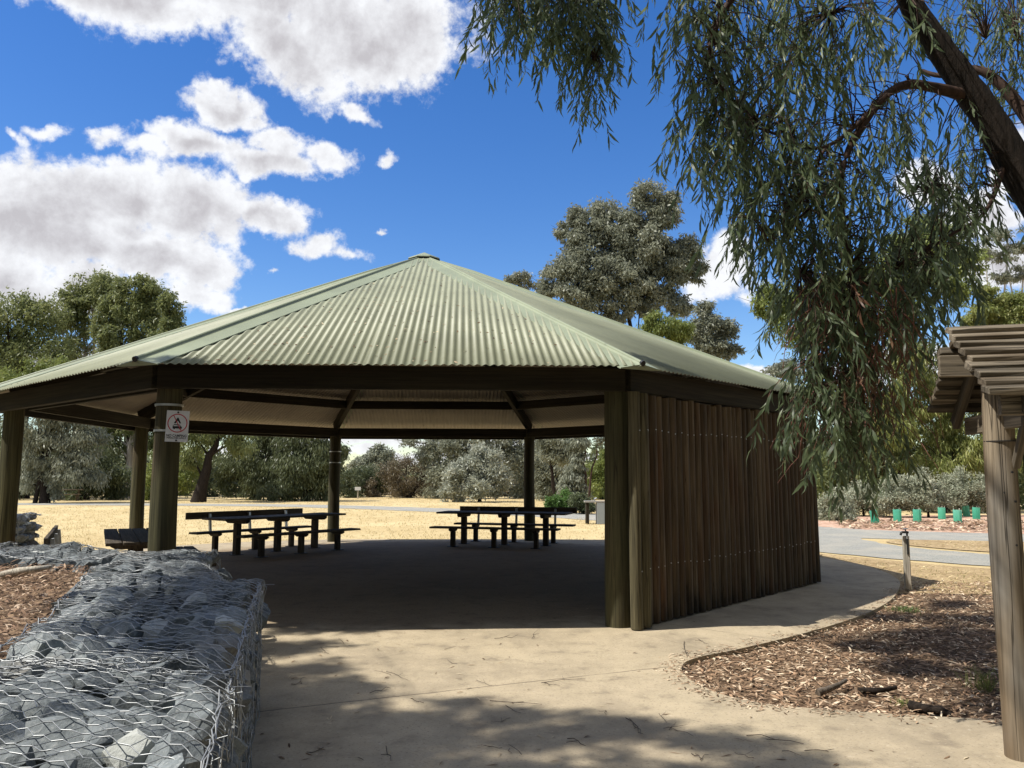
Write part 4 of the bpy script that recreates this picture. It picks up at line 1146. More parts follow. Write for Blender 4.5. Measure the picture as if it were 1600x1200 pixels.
def tree(name, label, ub, Y, clusters, leaf, n, tr=.2, bark='bark', ll=.22, lw=.06, droop=.5, per=14, group=None, cat='tree', lean=None, dz=1.0, shell=.35, trunk_to=None, stems=1, twigs=2):
    """clusters: (u, v, ru, rv[, dy]) in photograph pixels at the depth Y"""
    base = at(ub, 700, Y); base.z = -.08
    px = Y / F * 1.02; cl = []
    for c in clusters:
        dy = c[4] if len(c) > 4 else random.uniform(-.5, .5) * c[2] * px
        p = at(c[0], c[1], Y + dy); cl.append((p, c[2] * px * 1.3, c[2] * px * dz * 1.3, c[3] * px * 1.3))
    root = empty(name, base); tag(root, label, cat, group)
    me, sc_ = crown_mesh(cl, int(n * 1.5), ll * 1.1, lw * 1.3, droop, per, shell)
    link('crown', me, leaf, root)
    tm = MB(); top = max(cl, key=lambda q: q[0].z)[0]
    tips = []
    for s in range(stems):
        b0 = base + Vector((random.uniform(-1, 1), random.uniform(-1, 1), 0)) * (tr * 1.5 if stems > 1 else 0)
        tgt = Vector(trunk_to) if trunk_to is not None else (top if s == 0 else random.choice(cl)[0])
        P = []; K_ = 7
        for i in range(K_ + 1):
            q = i / K_; x = b0.lerp(tgt, q); bow = math.sin(q * math.pi) * (b0 - tgt).length * .04
            x += Vector((random.uniform(-1, 1), random.uniform(-1, 1), 0)) * bow * .6; P.append(x)
        P[0].z = -.1
        rads = [tr * (1.25 if i == 0 else 1 - .8 * i / K_) for i in range(K_ + 1)]
        tm.tube(P, rads, 9, jit=.08); tips.append((P, rads))
    for (c, rx, ry, rz) in cl:
        P, rads = random.choice(tips)
        j = min(range(1, len(P)), key=lambda i: (P[i] - c).length + (3 * max(0, P[i].z - c.z + rz * .3)))
        a = P[j - 1] if j > 1 else P[j]
        m_ = a.lerp(c, .5) + Vector((random.uniform(-1, 1), random.uniform(-1, 1), random.uniform(0, 1))) * (c - a).length * .10
        r0 = min(rads[j - 1] * .4, tr * .22); tm.tube([a, m_, c, c + (c - m_) * .35], [r0, r0 * .7, r0 * .4, r0 * .12], 6, jit=.06)
        if twigs:
            nb_ = [s for s in sc_ if (Vector(s[0]) - c).length < max(rx, rz) * 1.1]
            random.shuffle(nb_)
            for s in nb_[:twigs * 3]:
                e = Vector(s[0]); mm = c.lerp(e, .5) + Vector((0, 0, .1 * rz)); tm.tube([c, mm, e], [r0 * .3, r0 * .2, r0 * .07], 4, cap=False)
    tm.build('trunk', M[bark], root)
    return root
gB = 'trees and shrubs across the lawn'
# left, above and below the roof edge
tree('eucalyptus_tree', 'broad olive green gum tree at the left edge above the roof', 45, 60, [(12, 500, 28, 30), (42, 485, 30, 22), (28, 530, 34, 26), (72, 492, 22, 24), (62, 540, 34, 30), (12, 568, 34, 28), (92, 560, 26, 26), (56, 600, 36, 24), (-25, 520, 40, 50), (-30, 600, 50, 50), (100, 600, 25, 30)], L['olive'], 17000, .32, ll=.30, lw=.085, group=gB, per=26, stems=2)
tree('eucalyptus_tree', 'tallest domed gum tree at left, its bare stems showing below', 140, 66, [(150, 442, 24, 18), (128, 462, 22, 20), (170, 455, 20, 20), (108, 485, 18, 20), (128, 500, 14, 24), (95, 505, 14, 20), (118, 545, 16, 24), (148, 470, 22, 12), (178, 480, 12, 20)], L['olive'], 10500, .26, bark='bark_pale', ll=.30, lw=.085, group=gB, stems=3, per=24)
tree('eucalyptus_tree', 'dense rounded gum tree standing behind the left roof slope', 212, 63, [(232, 447, 20, 16), (215, 468, 24, 18), (240, 478, 22, 22), (190, 446, 11, 14), (168, 478, 14, 22), (206, 495, 24, 20), (235, 508, 22, 20), (160, 510, 14, 22), (185, 520, 18, 24), (218, 528, 24, 16), (170, 545, 18, 18)], L['olive'], 14000, .26, ll=.30, lw=.085, group=gB, stems=3, per=24)
tree('eucalyptus_tree', 'slim gum tree at the right end of the left grove', 262, 61, [(264, 475, 11, 14), (270, 498, 13, 16), (258, 520, 16, 14), (274, 512, 10, 14)], L['olive'], 4000, .15, ll=.28, lw=.08, group=gB)
tree('acacia_shrub', 'yellowish olive shrub at far left just above the roof slope', 60, 50, [(30, 590, 26, 18), (62, 577, 20, 14), (85, 588, 22, 14), (15, 610, 26, 18), (55, 610, 30, 20), (100, 575, 14, 12)], L['bright'], 6000, .12, ll=.24, lw=.06, group=gB, cat='shrub')
tree('drooping_tree', 'dark trunked tree with grey green foliage seen between the left posts', 75, 50, [(55, 690, 24, 22), (95, 685, 28, 24), (130, 700, 24, 26), (60, 725, 22, 18), (100, 725, 24, 18), (40, 750, 16, 14), (110, 655, 30, 24), (60, 650, 34, 24), (135, 735, 20, 20), (88, 765, 8, 14)], L['grey'], 13000, .27, ll=.26, lw=.06, droop=.7, group=gB)
tree('gum_tree', 'gum tree with a thick pale trunk behind the second post', 203, 60, [(170, 690, 20, 16), (150, 670, 24, 20), (180, 660, 26, 20), (225, 670, 26, 20), (165, 715, 20, 14), (250, 690, 18, 26), (210, 640, 40, 20)], L['olive'], 9000, .40, bark='bark_pale', ll=.28, lw=.07, group=gB)
tree('drooping_tree', 'very dark bushy tree left of the pale gum trunk', 140, 57, [(140, 720, 28, 34), (125, 750, 26, 24), (160, 755, 24, 22), (180, 735, 20, 26), (110, 762, 20, 18), (185, 765, 18, 14), (15, 745, 20, 30), (20, 690, 24, 34)], L['dark'], 15000, .25, ll=.24, lw=.055, droop=.7, group=gB)
tree('acacia_shrub', 'light green shrub between the sign post and the pale gum', 245, 56, [(236, 740, 16, 26), (258, 735, 16, 30), (285, 745, 16, 26), (232, 765, 16, 14), (300, 715, 18, 24)], L['bright'], 7000, .12, ll=.2, lw=.05, group=gB, cat='shrub')
tree('leaning_tree', 'tree with a thick dark leaning trunk right of the sign post', 313, 52, [(300, 680, 24, 18), (350, 672, 34, 18), (310, 650, 40, 22), (375, 690, 20, 18), (300, 715, 14, 16), (340, 640, 60, 30)], L['olive'], 7500, .42, ll=.26, lw=.06, droop=.7, group=gB, trunk_to=at(345, 660, 52))
tree('drooping_tree', 'dark weeping tree between the leaning trunk and the far left post', 400, 57, [(400, 690, 26, 26), (385, 725, 24, 30), (420, 720, 24, 30), (410, 755, 26, 22), (440, 745, 18, 26), (365, 745, 20, 26), (350, 735, 14, 24), (430, 680, 30, 24)], L['dark'], 15000, .3, ll=.26, lw=.055, droop=.75, group=gB)
tree('drooping_tree', 'large dark weeping tree touching the far left post', 480, 54, [(460, 680, 28, 22), (490, 700, 26, 30), (450, 715, 20, 26), (475, 735, 28, 26), (505, 745, 20, 28), (460, 760, 24, 18), (500, 765, 22, 16), (510, 715, 16, 30), (430, 765, 20, 14), (530, 700, 12, 14)], L['dark'], 17000, .3, ll=.26, lw=.055, droop=.75, group=gB)
tree('gum_tree', 'small distant tree with layered crown against the bright low sky', 590, 95, [(588, 705, 14, 8), (600, 716, 14, 9), (572, 718, 14, 8), (560, 732, 16, 10), (605, 730, 14, 12), (585, 730, 18, 10), (548, 745, 12, 10)], L['grey'], 6000, .25, ll=.4, lw=.12, group=gB)
tree('dense_shrub', 'dark green rounded shrub behind the tiny white sign', 578, 66, [(575, 748, 20, 16), (590, 760, 18, 14), (560, 762, 16, 13), (600, 745, 12, 12)], L['dark'], 7000, .12, ll=.2, lw=.05, group=gB, cat='shrub')
tree('bare_shrub', 'brownish half bare shrub in the middle of the tree line', 640, 62, [(635, 730, 24, 18), (655, 745, 22, 18), (620, 755, 20, 18), (645, 765, 24, 12), (670, 735, 18, 22), (610, 735, 14, 18)], L['brownish'], 8500, .12, ll=.16, lw=.04, group=gB, cat='shrub', stems=5, twigs=4)
tree('grey_gum', 'large grey green tree spreading behind the silver bush', 745, 60, [(685, 690, 24, 16), (670, 705, 18, 14), (705, 710, 24, 20), (735, 690, 30, 18), (780, 700, 26, 24), (810, 690, 24, 20), (700, 740, 22, 24), (815, 730, 22, 30), (760, 672, 40, 16), (690, 762, 20, 16), (820, 765, 20, 18), (640, 690, 12, 8), (850, 700, 20, 24)], L['grey'], 17000, .35, ll=.26, lw=.07, droop=.4, group=gB)
tree('silver_shrub', 'bright silver leaved bush in the middle behind the lawn', 750, 52, [(748, 712, 18, 14), (735, 735, 22, 18), (768, 735, 18, 20), (722, 760, 20, 16), (755, 762, 24, 16), (780, 760, 14, 18), (700, 768, 14, 12), (712, 742, 12, 12)], L['silver'], 13000, .12, ll=.22, lw=.06, droop=.1, group=gB, cat='shrub')
tree('acacia_shrub', 'pale olive shrubs either side of the far right post', 855, 55, [(845, 745, 16, 22), (862, 735, 16, 22), (880, 745, 16, 20), (850, 768, 18, 12), (875, 765, 16, 12), (840, 715, 12, 14)], L['grey'], 8000, .12, ll=.2, lw=.05, group=gB, cat='shrub')
tree('grey_gum', 'dark grey crown filling the sky just right of the far post', 870, 48, [(868, 700, 16, 16), (890, 690, 16, 14), (855, 690, 12, 12), (880, 715, 12, 10)], L['grey'], 5000, .15, ll=.2, lw=.05, group=gB)
tree('ivy_gum', 'leafy trunk tree standing left of the near right post', 911, 40, [(896, 700, 11, 20), (898, 730, 12, 20), (890, 752, 14, 14), (903, 765, 12, 16), (888, 775, 12, 12), (905, 690, 14, 10)], L['grey'], 7500, .13, bark='bark_red', ll=.17, lw=.05, droop=.8, group=gB, trunk_to=at(913, 670, 40))
tree('leaning_tree', 'thin bare curving reddish stem beside the near right post', 915, 39.5, [(940, 685, 8, 8), (935, 672, 12, 6)], L['grey'], 300, .08, bark='bark_red', ll=.17, lw=.05, group=gB, trunk_to=at(936, 680, 39.5))
tree('green_shrub', 'bright green low bush at the foot of the leafy trunk', 875, 37, [(868, 785, 12, 8), (882, 780, 14, 10), (860, 792, 12, 6), (893, 788, 12, 8)], L['green'], 5000, .05, ll=.12, lw=.04, droop=.2, group=gB, cat='shrub')
tree('dense_shrub', 'very dark low bush right at the foot of the leafy trunk', 912, 36, [(912, 787, 12, 9), (902, 782, 10, 9), (922, 790, 8, 6)], L['dark'], 3500, .05, ll=.13, lw=.04, group=gB, cat='shrub')
tree('acacia_shrub', 'yellow green rounded shrub beside the near right post', 938, 58, [(930, 735, 14, 18), (945, 745, 14, 20), (925, 762, 16, 14), (950, 720, 12, 20), (942, 770, 16, 10)], L['bright'], 6000, .12, ll=.2, lw=.05, group=gB, cat='shrub')
# behind the roof on the right
tree('eucalyptus_tree', 'big many lobed grey green gum tree rising behind the right roof slope', 990, 55,
     [(904, 345, 17, 16), (944, 330, 20, 18), (1010, 310, 22, 18), (1045, 316, 14, 14), (1035, 340, 20, 18), (878, 362, 9, 12), (981, 345, 18, 20), (938, 362, 22, 18), (1008, 358, 18, 14), (904, 400, 24, 20), (872, 425, 18, 18), (955, 405, 26, 18), (1024, 378, 18, 12),
      (1004, 425, 30, 20), (1055, 425, 20, 18), (1075, 390, 14, 18), (1090, 425, 11, 14), (893, 455, 26, 18), (935, 445, 26, 20), (962, 485, 20, 16), (1000, 385, 34, 24), (960, 440, 34, 24), (920, 425, 30, 24), (1040, 400, 30, 24), (975, 370, 26, 20), (910, 370, 22, 18), (1000, 455, 30, 20), (1070, 410, 20, 22), (1039, 462, 26, 16), (1064, 480, 14, 12), (920, 480, 20, 14), (855, 450, 14, 12), (1010, 480, 12, 14)],
     L['grey'], 60000, .28, ll=.26, lw=.08, droop=.55, per=24, group=gB, trunk_to=at(985, 380, 55), twigs=3)
tree('eucalyptus_tree', 'small dark gum tree low behind the right roof slope', 1105, 50, [(1102, 483, 12, 12), (1119, 503, 20, 12), (1134, 520, 12, 14), (1098, 517, 16, 16), (1130, 545, 16, 14), (1108, 540, 16, 14), (1150, 545, 9, 6)], L['grey'], 7000, .16, ll=.22, lw=.07, group=gB)
tree('acacia_shrub', 'yellow green crown poking above the right roof slope', 1035, 44, [(1048, 508, 22, 12), (1018, 500, 14, 11), (1035, 522, 22, 14), (1062, 522, 14, 14)], L['bright'], 6000, .15, ll=.2, lw=.045, droop=.7, group=gB)
tree('eucalyptus_tree', 'tip of a distant tree just above the roof, right of its peak', 812, 75, [(810, 432, 12, 9), (822, 442, 12, 9), (798, 440, 9, 8), (848, 446, 9, 7)], L['grey'], 2500, .2, ll=.26, lw=.08, group=gB)
tree('acacia_shrub', 'small pale crown at the right end of the roof', 1215, 40, [(1208, 580, 11, 9), (1225, 572, 12, 9), (1240, 580, 12, 12)], L['grey'], 1800, .1, ll=.16, lw=.045, group=gB)
# right side
tree('eucalyptus_tree', 'light green gum tree glowing behind the weeping branches', 1400, 46, [(1442, 350, 26, 16), (1475, 372, 28, 22), (1440, 390, 30, 24), (1500, 410, 22, 24), (1400, 400, 26, 26), (1375, 440, 30, 26), (1440, 440, 34, 26), (1490, 455, 24, 22), (1330, 440, 22, 26), (1205, 455, 18, 16), (1195, 478, 14, 14), (1222, 490, 18, 18), (1290, 460, 26, 26), (1250, 470, 22, 22), (1400, 490, 40, 26), (1340, 500, 36, 30), (1270, 520, 30, 30)], L['bright'], 26000, .2, ll=.24, lw=.07, droop=.6, group=gB, twigs=3)
tree('eucalyptus_tree', 'pale trunked distant trees above the yellow wattle at right', 1570, 60, [(1545, 372, 14, 8), (1575, 362, 18, 8), (1592, 385, 16, 10), (1540, 395, 12, 8), (1570, 400, 14, 8), (1565, 432, 14, 8), (1600, 425, 16, 10)], L['grey'], 5000, .14, bark='bark_pale', ll=.22, lw=.06, group=gB, stems=5)
tree('wattle_tree', 'yellow wattle crown just above the notice shelter roof', 1570, 40, [(1545, 478, 18, 14), (1575, 470, 18, 14), (1600, 480, 16, 16), (1560, 495, 20, 14), (1595, 505, 20, 16), (1530, 500, 14, 14), (1545, 455, 12, 8)], L['yellow'], 12000, .12, ll=.2, lw=.05, droop=.6, group=gB)
tree('wattle_tree', 'yellow green wattle with long leaves left of the notice shelter', 1470, 37, [(1435, 590, 26, 18), (1470, 610, 26, 20), (1440, 635, 22, 20), (1490, 650, 24, 22), (1515, 690, 20, 24), (1470, 690, 22, 18), (1530, 725, 12, 16), (1500, 600, 20, 18), (1540, 660, 14, 22), (1420, 560, 20, 18), (1500, 560, 24, 18), (1400, 620, 16, 20), (1450, 725, 26, 20), (1500, 730, 24, 20), (1540, 600, 24, 30), (1560, 690, 24, 40), (1400, 670, 24, 24)], L['yellow'], 24000, .1, ll=.27, lw=.04, droop=.75, group=gB, twigs=3)
tree('wattle_tree', 'shady grey green bush behind the wattle and tree guards', 1400, 41, [(1400, 690, 28, 22), (1440, 705, 28, 18), (1360, 690, 26, 26), (1480, 715, 26, 16), (1330, 720, 26, 22), (1400, 650, 30, 24), (1340, 650, 28, 28), (1290, 700, 26, 30), (1450, 660, 30, 24), (1350, 600, 34, 30), (1290, 620, 26, 34), (1520, 640, 30, 40), (1570, 600, 30, 40), (1590, 700, 30, 40), (1420, 560, 34, 30)], L['olive'], 26000, .15, ll=.2, lw=.055, droop=.5, group=gB)
SB = [(1300, 790, 'low grey saltbush nearest the end of the slab wall', 31), (1345, 772, 'rounded grey saltbush left of the tree guards', 34), (1398, 768, 'grey saltbush behind the two leftmost tree guards', 33), (1445, 762, 'tall grey saltbush behind the third tree guard', 33), (1495, 758, 'tall grey saltbush behind the right hand trio of guards', 34), (1545, 765, 'grey saltbush half hidden by the notice shelter pole', 34)]
for (u, v, lab, Y) in SB:
    tree('saltbush', lab, u, Y, [(u - 14, v + 8, 16, 14), (u + 12, v + 6, 16, 15), (u, v - 8, 18, 14), (u - 22, v + 18, 14, 12), (u + 22, v + 16, 14, 13), (u, v + 16, 20, 14)], L['salt'], 6500, .05, ll=.10, lw=.035, droop=-.3, group='saltbushes behind the tree guards', cat='shrub', twigs=1)
# unseen woodland added round the viewpoint: it shuts out sky light on the sides the camera does not face
def surround():
    cl = []
    for i in range(520):
        a = random.uniform(40, 320); R_ = random.uniform(15, 24); x = R_ * math.sin(rad(a)); y = 5 + R_ * math.cos(rad(a))
        if y > 0 and abs(x) < .72 * y + 5: continue
        if x < -8 and 2 < y + 9 < 0: continue
        zt = 10.5 if x < 0 else 15
        cl.append((Vector((x, y, random.uniform(0, zt))), 2.0, 2.0, 1.6))
    for i in range(170):
        x = random.uniform(-6, 14); y = random.uniform(-14, -2.5)
        cl.append((Vector((x, y, random.uniform(8.5, 14))), 2.2, 2.2, 1.2))
    for i in range(110):
        y = random.uniform(-2, 17); x = max(9, y * .75 + 3) + random.uniform(0, 10)
        cl.append((Vector((x, y, random.uniform(8.0, 15))), 2.2, 2.2, 1.4))
    me, _ = crown_mesh(cl, 46000, .8, .45, .3, 8, .1)
    tag(link('sky_blocking_woodland', me, L['olive']), 'unseen olive woodland added around and behind the viewpoint to block sky light', 'woodland', kind='stuff')
surround()
# far-off wood closing the horizon
def wood_belt():
    cl = []
    for i in range(150):
        u = -300 + i * 14.5; Y = random.uniform(88, 125); hv = random.uniform(700, 730)
        if 535 < u < 660: hv = random.uniform(732, 745)
        px = Y / F
        for v in range(int(hv), 770, 10): cl.append((at(u + random.uniform(-8, 8), v, Y), 20 * px, 20 * px, 12 * px))
    me, _ = crown_mesh(cl, 70000, .6, .3, .3, 7, .2)
    tag(link('distant_woodland', me, L['dark']), 'far-off belt of dark trees along the horizon', 'woodland', kind='stuff')
wood_belt()
def scrub(name, label, u0, u1, Y0, Y1, top, n, leaf, step=13):
    cl = []
    u = u0
    while u < u1:
        Y = random.uniform(Y0, Y1); px = Y / F; hv = top + random.uniform(-9, 9)
        gv = G_v(Y)
        v = gv - 4
        while v > hv:
            cl.append((at(u + random.uniform(-6, 6), v, Y), 15 * px, 15 * px, 9 * px)); v -= 9
        u += step * random.uniform(.7, 1.3)
    me, _ = crown_mesh(cl, n, .26, .09, .4, 8, .2)
    tag(link(name, me, leaf), label, 'undergrowth', kind='stuff')
def G_v(Y): return 743.2 + F * 1.0 * (H + .05) / Y
scrub('dark_undergrowth', 'dark tangled undergrowth under the trees behind the left half of the lawn', -60, 560, 62, 70, 735, 42000, L['dark'])
scrub('brown_undergrowth', 'brownish undergrowth behind the bushes across the lawn', 555, 960, 64, 72, 750, 26000, L['brownish'])
scrub('grey_undergrowth', 'olive undergrowth behind the saltbushes and the tree guards', 1180, 1660, 38, 44, 715, 26000, L['olive'])

# ------------------------------------------------------------------ weeping gums close by
def strands(blobs, LN=(.25, .8), leaf=(.085, .145), lw=(.018, .030), step=.024):
    """blobs: (u, v, ru, rv, Y, dY, n)"""
    P0 = []; Bs = []; Ds = []; Ks = []; SP, SQ, SR = [], [], []
    for (u, v, ru, rv, Y, dY, n) in blobs:
        for _ in range(int(n * 1.25)):
            while True:
                a, b = random.uniform(-1, 1), random.uniform(-1, 1)
                if a * a + b * b < 1: break
            y = Y + random.uniform(-dY, dY); L_ = random.uniform(*LN)
            p = at(u + a * ru, v + b * rv - L_ * .5 * F / y, y); st = p.copy()
            dirv = Vector((random.gauss(0, .42), random.gauss(0, .5), -.6)).normalized(); k = random.random(); pr = p.copy(); nst = int(L_ / step)
            P0.append(st)
            for i in range(nst):
                dirv = (dirv + Vector((random.gauss(0, .05), random.gauss(0, .05), -.055))).normalized()
                q = pr + dirv * step; SP.append(pr[:]); SQ.append(q[:]); SR.append(.0022 * (1 - .7 * i / nst)); pr = q
                if random.random() < .86:
                    az = random.uniform(0, 6.28); sp_ = random.uniform(.15, 1.0)
                    dl_ = (dirv + Vector((math.cos(az), math.sin(az), -.45)) * sp_).normalized()
                    Bs.append(q[:]); Ds.append(dl_[:]); Ks.append(k)
    n = len(Bs); B = np.array(Bs); Dv = np.array(Ds); W = nrm(np.cross(Dv, RNG.normal(0, 1, (n, 3)))); K = np.array(Ks)
    l_ = RNG.uniform(leaf[0] * .7, leaf[1] * 1.1, n); w_ = l_ * RNG.uniform(.11, .20, n)
    V, Fq, Ft = leaf_arrays(B, Dv, W, l_, w_, .16)
    lv = np.repeat(np.clip(K * .45 + RNG.random(n) * .6, 0, 1), 6)
    return mixed_mesh(V, Fq, Ft, lv), (SP, SQ, SR), P0
def weeping(name, label, base, trunk, limbs, blobs, links, bark='bark', extra=None, **kw):
    root = empty(name, base); tag(root, label, 'tree', 'large weeping gums overhead')
    me, (SP, SQ, SR), P0 = strands(blobs, **kw); link('foliage', me, L['near'], root)
    tm = MB(); tm.tube([p for p, r in trunk], [r for p, r in trunk], 16, jit=.06); tm.build('trunk', M[bark], root)
    nodes = []
    for lb in limbs:
        P = spline3([p for p, r in lb], 5); R = np.interp(np.linspace(0, 1, len(P)), np.linspace(0, 1, len(lb)), [r for p, r in lb]) * .8
        m = MB(); m.tube(P, list(R), 10, jit=.07); m.build('limb', M['bark_red' if extra else bark], root); nodes += P
    # twigs from the limbs to the heads of the hanging strands
    tg = [Vector(p) for p in links]; allp = nodes + tg
    NP_ = np.array([p[:] for p in allp]); 
    for i, h in enumerate(P0):
        if i % 2 and kw.get('LN', (0, 1))[1] > 5: continue
        d_ = np.linalg.norm(NP_ - np.array(h[:]), axis=1) + np.maximum(0, h.z - NP_[:, 2]) * .3
        a = allp[int(np.argmin(d_))]; mid = a.lerp(h, .55) + Vector((random.gauss(0, .05), random.gauss(0, .05), .10 * (a - h).length))
        pts = [a, a.lerp(mid, .5) + Vector((0, 0, .03)), mid, mid.lerp(h, .5) + Vector((0, 0, .02)), h]
        for j in range(4): SP.append(pts[j][:]); SQ.append(pts[j + 1][:]); SR.append([.006, .0048, .0036, .0028][j])
    V_, F_ = segs_mesh(SP, SQ, SR, 4)
    link('twigs', np_mesh(V_, F_, sm=True), M['bark_red'], root)
    return root
def spline3(P, n):
    P = [Vector(p) for p in P]; out = []; N = len(P)
    for i in range(N - 1):
        a = P[max(i - 1, 0)]; b = P[i]; c = P[i + 1]; d = P[min(i + 2, N - 1)]
        for k in range(n):
            s = k / n; out.append(.5 * ((2 * b) + (c - a) * s + (2 * a - 5 * b + 4 * c - d) * s * s + (3 * b - a - 3 * c + d) * s ** 3))
    out.append(P[-1]); return out
YT = 6.6
trunk = [((6.3, 7.0, -.1), .30), ((6.0, 7.0, .8), .26), ((5.5, 6.9, 2.0), .23), (at(1660, 380, YT), .21), (at(1590, 265, YT), .19), (at(1545, 185, YT), .175), (at(1500, 120, YT), .16), (at(1455, 55, YT), .145), (at(1420, 0, YT), .13), (at(1385, -90, YT), .11), (at(1300, -220, YT), .09), (at(1180, -330, YT), .06)]
trunk = [(Vector(p), r) for p, r in trunk]
trunk = [(p, r * .72) for p, r in trunk]
pts_t = spline3([p for p, r in trunk], 4); rt = np.interp(np.linspace(0, 1, len(pts_t)), np.linspace(0, 1, len(trunk)), [r for p, r in trunk])
limbs = [
    [(at(1512, 150, YT), .07), (at(1465, 138, 6.5), .055), (at(1420, 132, 6.4), .048), (at(1385, 148, 6.3), .042), (at(1355, 185, 6.2), .038), (at(1330, 225, 6.15), .033), (at(1315, 275, 6.1), .028), (at(1318, 340, 6.1), .020), (at(1330, 430, 6.0), .016), (at(1335, 520, 6.0), .010)],
    [(at(1680, 300, YT), .10), (at(1610, 190, 6.9), .075), (at(1560, 128, 7.0), .055), (at(1520, 108, 7.1), .045), (at(1470, 118, 7.3), .03), (at(1440, 110, 7.4), .02)],
    [(at(1420, 0, YT), .07), (at(1330, -60, 6.3), .055), (at(1200, -60, 6.0), .045), (at(1130, 20, 5.9), .03), (at(1110, 110, 5.9), .018), (at(1180, 190, 5.9), .012)],
    [(at(1385, 148, 6.3), .025), (at(1290, 230, 6.0), .018), (at(1200, 205, 6.0), .013), (at(1120, 180, 6.0), .008)],
    [(at(1575, 240, YT), .035), (at(1540, 330, 6.5), .02), (at(1480, 370, 6.4), .014), (at(1440, 400, 6.3), .009)],
    [(at(1315, 275, 6.1), .02), (at(1260, 330, 6.0), .013), (at(1200, 380, 6.0), .008)],
    [(at(1290, 230, 6.0), .016), (at(1270, 270, 5.9), .012), (at(1240, 330, 5.9), .008)],
]
blobs = [(1090, 40, 50, 60, 6.0, .5, 32), (1180, 50, 80, 60, 6.2, .6, 40), (1290, 60, 90, 70, 6.3, .7, 40), (1390, 60, 70, 60, 6.6, .7, 24), (1530, 50, 70, 50, 7.2, .6, 34), (1590, 110, 40, 60, 7.2, .5, 16),
         (1100, 150, 55, 60, 6.0, .4, 32), (1190, 170, 75, 70, 6.1, .6, 42), (1280, 170, 60, 60, 6.3, .6, 24), (1370, 200, 40, 40, 6.3, .5, 10),
         (1100, 250, 45, 50, 6.0, .4, 26), (1180, 280, 75, 60, 6.1, .6, 44), (1270, 300, 70, 70, 6.1, .6, 42), (1360, 290, 50, 60, 6.3, .5, 18),
         (1440, 250, 50, 90, 6.6, .5, 26), (1500, 260, 40, 80, 6.8, .5, 20), (1560, 190, 30, 40, 7.2, .3, 6),
         (1190, 370, 60, 45, 6.0, .5, 30), (1270, 390, 65, 60, 6.1, .6, 36), (1360, 400, 55, 60, 6.2, .5, 26), (1450, 370, 50, 50, 6.4, .5, 22), (1510, 350, 35, 40, 6.5, .3, 14),
         (1262, 480, 40, 50, 5.9, .5, 24), (1320, 500, 60, 60, 6.0, .5, 34), (1400, 480, 55, 50, 6.1, .5, 26), (1465, 440, 45, 50, 6.3, .4, 22),
         (1285, 545, 30, 40, 5.8, .4, 16), (1330, 580, 45, 50, 5.9, .4, 20), (1395, 550, 40, 40, 6.0, .4, 14), (1475, 500, 26, 30, 6.2, .3, 8),
         (1252, 650, 20, 24, 5.7, .2, 8), (1290, 670, 30, 40, 5.7, .4, 20), (1322, 690, 30, 36, 5.7, .3, 18), (1350, 655, 28, 40, 5.8, .3, 8), (1338, 735, 10, 22, 5.7, .1, 3)]
links_ = [at(u, v, Y) for (u, v, Y) in ((1335, 560, 6.0), (1300, 600, 5.9), (1320, 650, 5.8), (1290, 660, 5.7), (1400, 420, 6.2), (1450, 300, 6.5), (1400, 500, 6.1), (1250, 430, 6.0), (1540, 60, 7.1), (1590, 60, 7.1), (1300, 20, 6.3))]
w1 = weeping('weeping_gum', 'large weeping gum whose dark leaning trunk crosses the top right corner', (6.3, 7.0, -.1), list(zip(pts_t, rt)), limbs, blobs, links_, extra=True)
rb = [(1300, 500, 36, 60, 5.9, .3, 9), (1340, 560, 36, 60, 5.9, .3, 10), (1370, 620, 30, 50, 5.8, .3, 8), (1310, 620, 26, 40, 5.8, .3, 5)]
rm_, (a_, b_, c_), h_ = strands(rb, LN=(.25, .6), leaf=(.06, .12)); link('dry_foliage', rm_, L['rusty'], w1)
# long bare reddish hanging twigs
rt_ = MB()
for i in range(170):
    p = at(random.uniform(1260, 1420), random.uniform(430, 640), random.uniform(5.7, 6.0)); P = [p]; dv = Vector((random.gauss(0, .5), random.gauss(0, .2), -.8)).normalized()
    for _ in range(9):
        dv = (dv + Vector((random.gauss(0, .25), random.gauss(0, .15), -.12))).normalized(); p = p + dv * random.uniform(.05, .09); P.append(p)
    rt_.tube(P, [.0042 * (1 - .08 * j) for j in range(10)], 4, cap=False)
m, t, bs, tc = new_mat('twig_red'); setbs(t, bs, (.22, .085, .055), .6); M['twig_red'] = m
rt_.build('bare_twigs', M['twig_red'], w1)

# second gum: a bunch hangs into the top centre and its crown shades the paving
limb2 = [[(Vector((-8.3, -2.2, 7.0)), .12), (Vector((-6.5, -.8, 8.9)), .08), (Vector((-3.4, 1.6, 9.6)), .045), (Vector((-1.2, 5.2, 8.6)), .028), (at(820, -70, 7.2), .026), (at(880, -30, 7.2), .022), (at(940, 0, 7.2), .016)],
         [(Vector((-8.3, -2.2, 7.0)), .12), (Vector((-8.0, 0, 9.5)), .07), (Vector((-7.2, 2.0, 10.8)), .03)],
         [(Vector((-8.3, -2.2, 7.0)), .12), (Vector((-7.0, -1.2, 9.5)), .07), (Vector((-5.5, 0.0, 11)), .03)]]
bl2 = [(810, -30, 45, 60, 7.2, .4, 40), (850, 30, 60, 50, 7.2, .5, 50), (915, 30, 40, 60, 7.2, .4, 50), (788, 50, 20, 50, 7.2, .3, 18), (925, 105, 22, 60, 7.2, .3, 30), (870, 80, 40, 40, 7.2, .3, 16), (945, 40, 18, 60, 7.2, .3, 16), (880, -60, 80, 50, 7.4, .6, 30), (800, 80, 15, 40, 7.2, .2, 6), (932, 150, 10, 30, 7.2, .1, 5)]
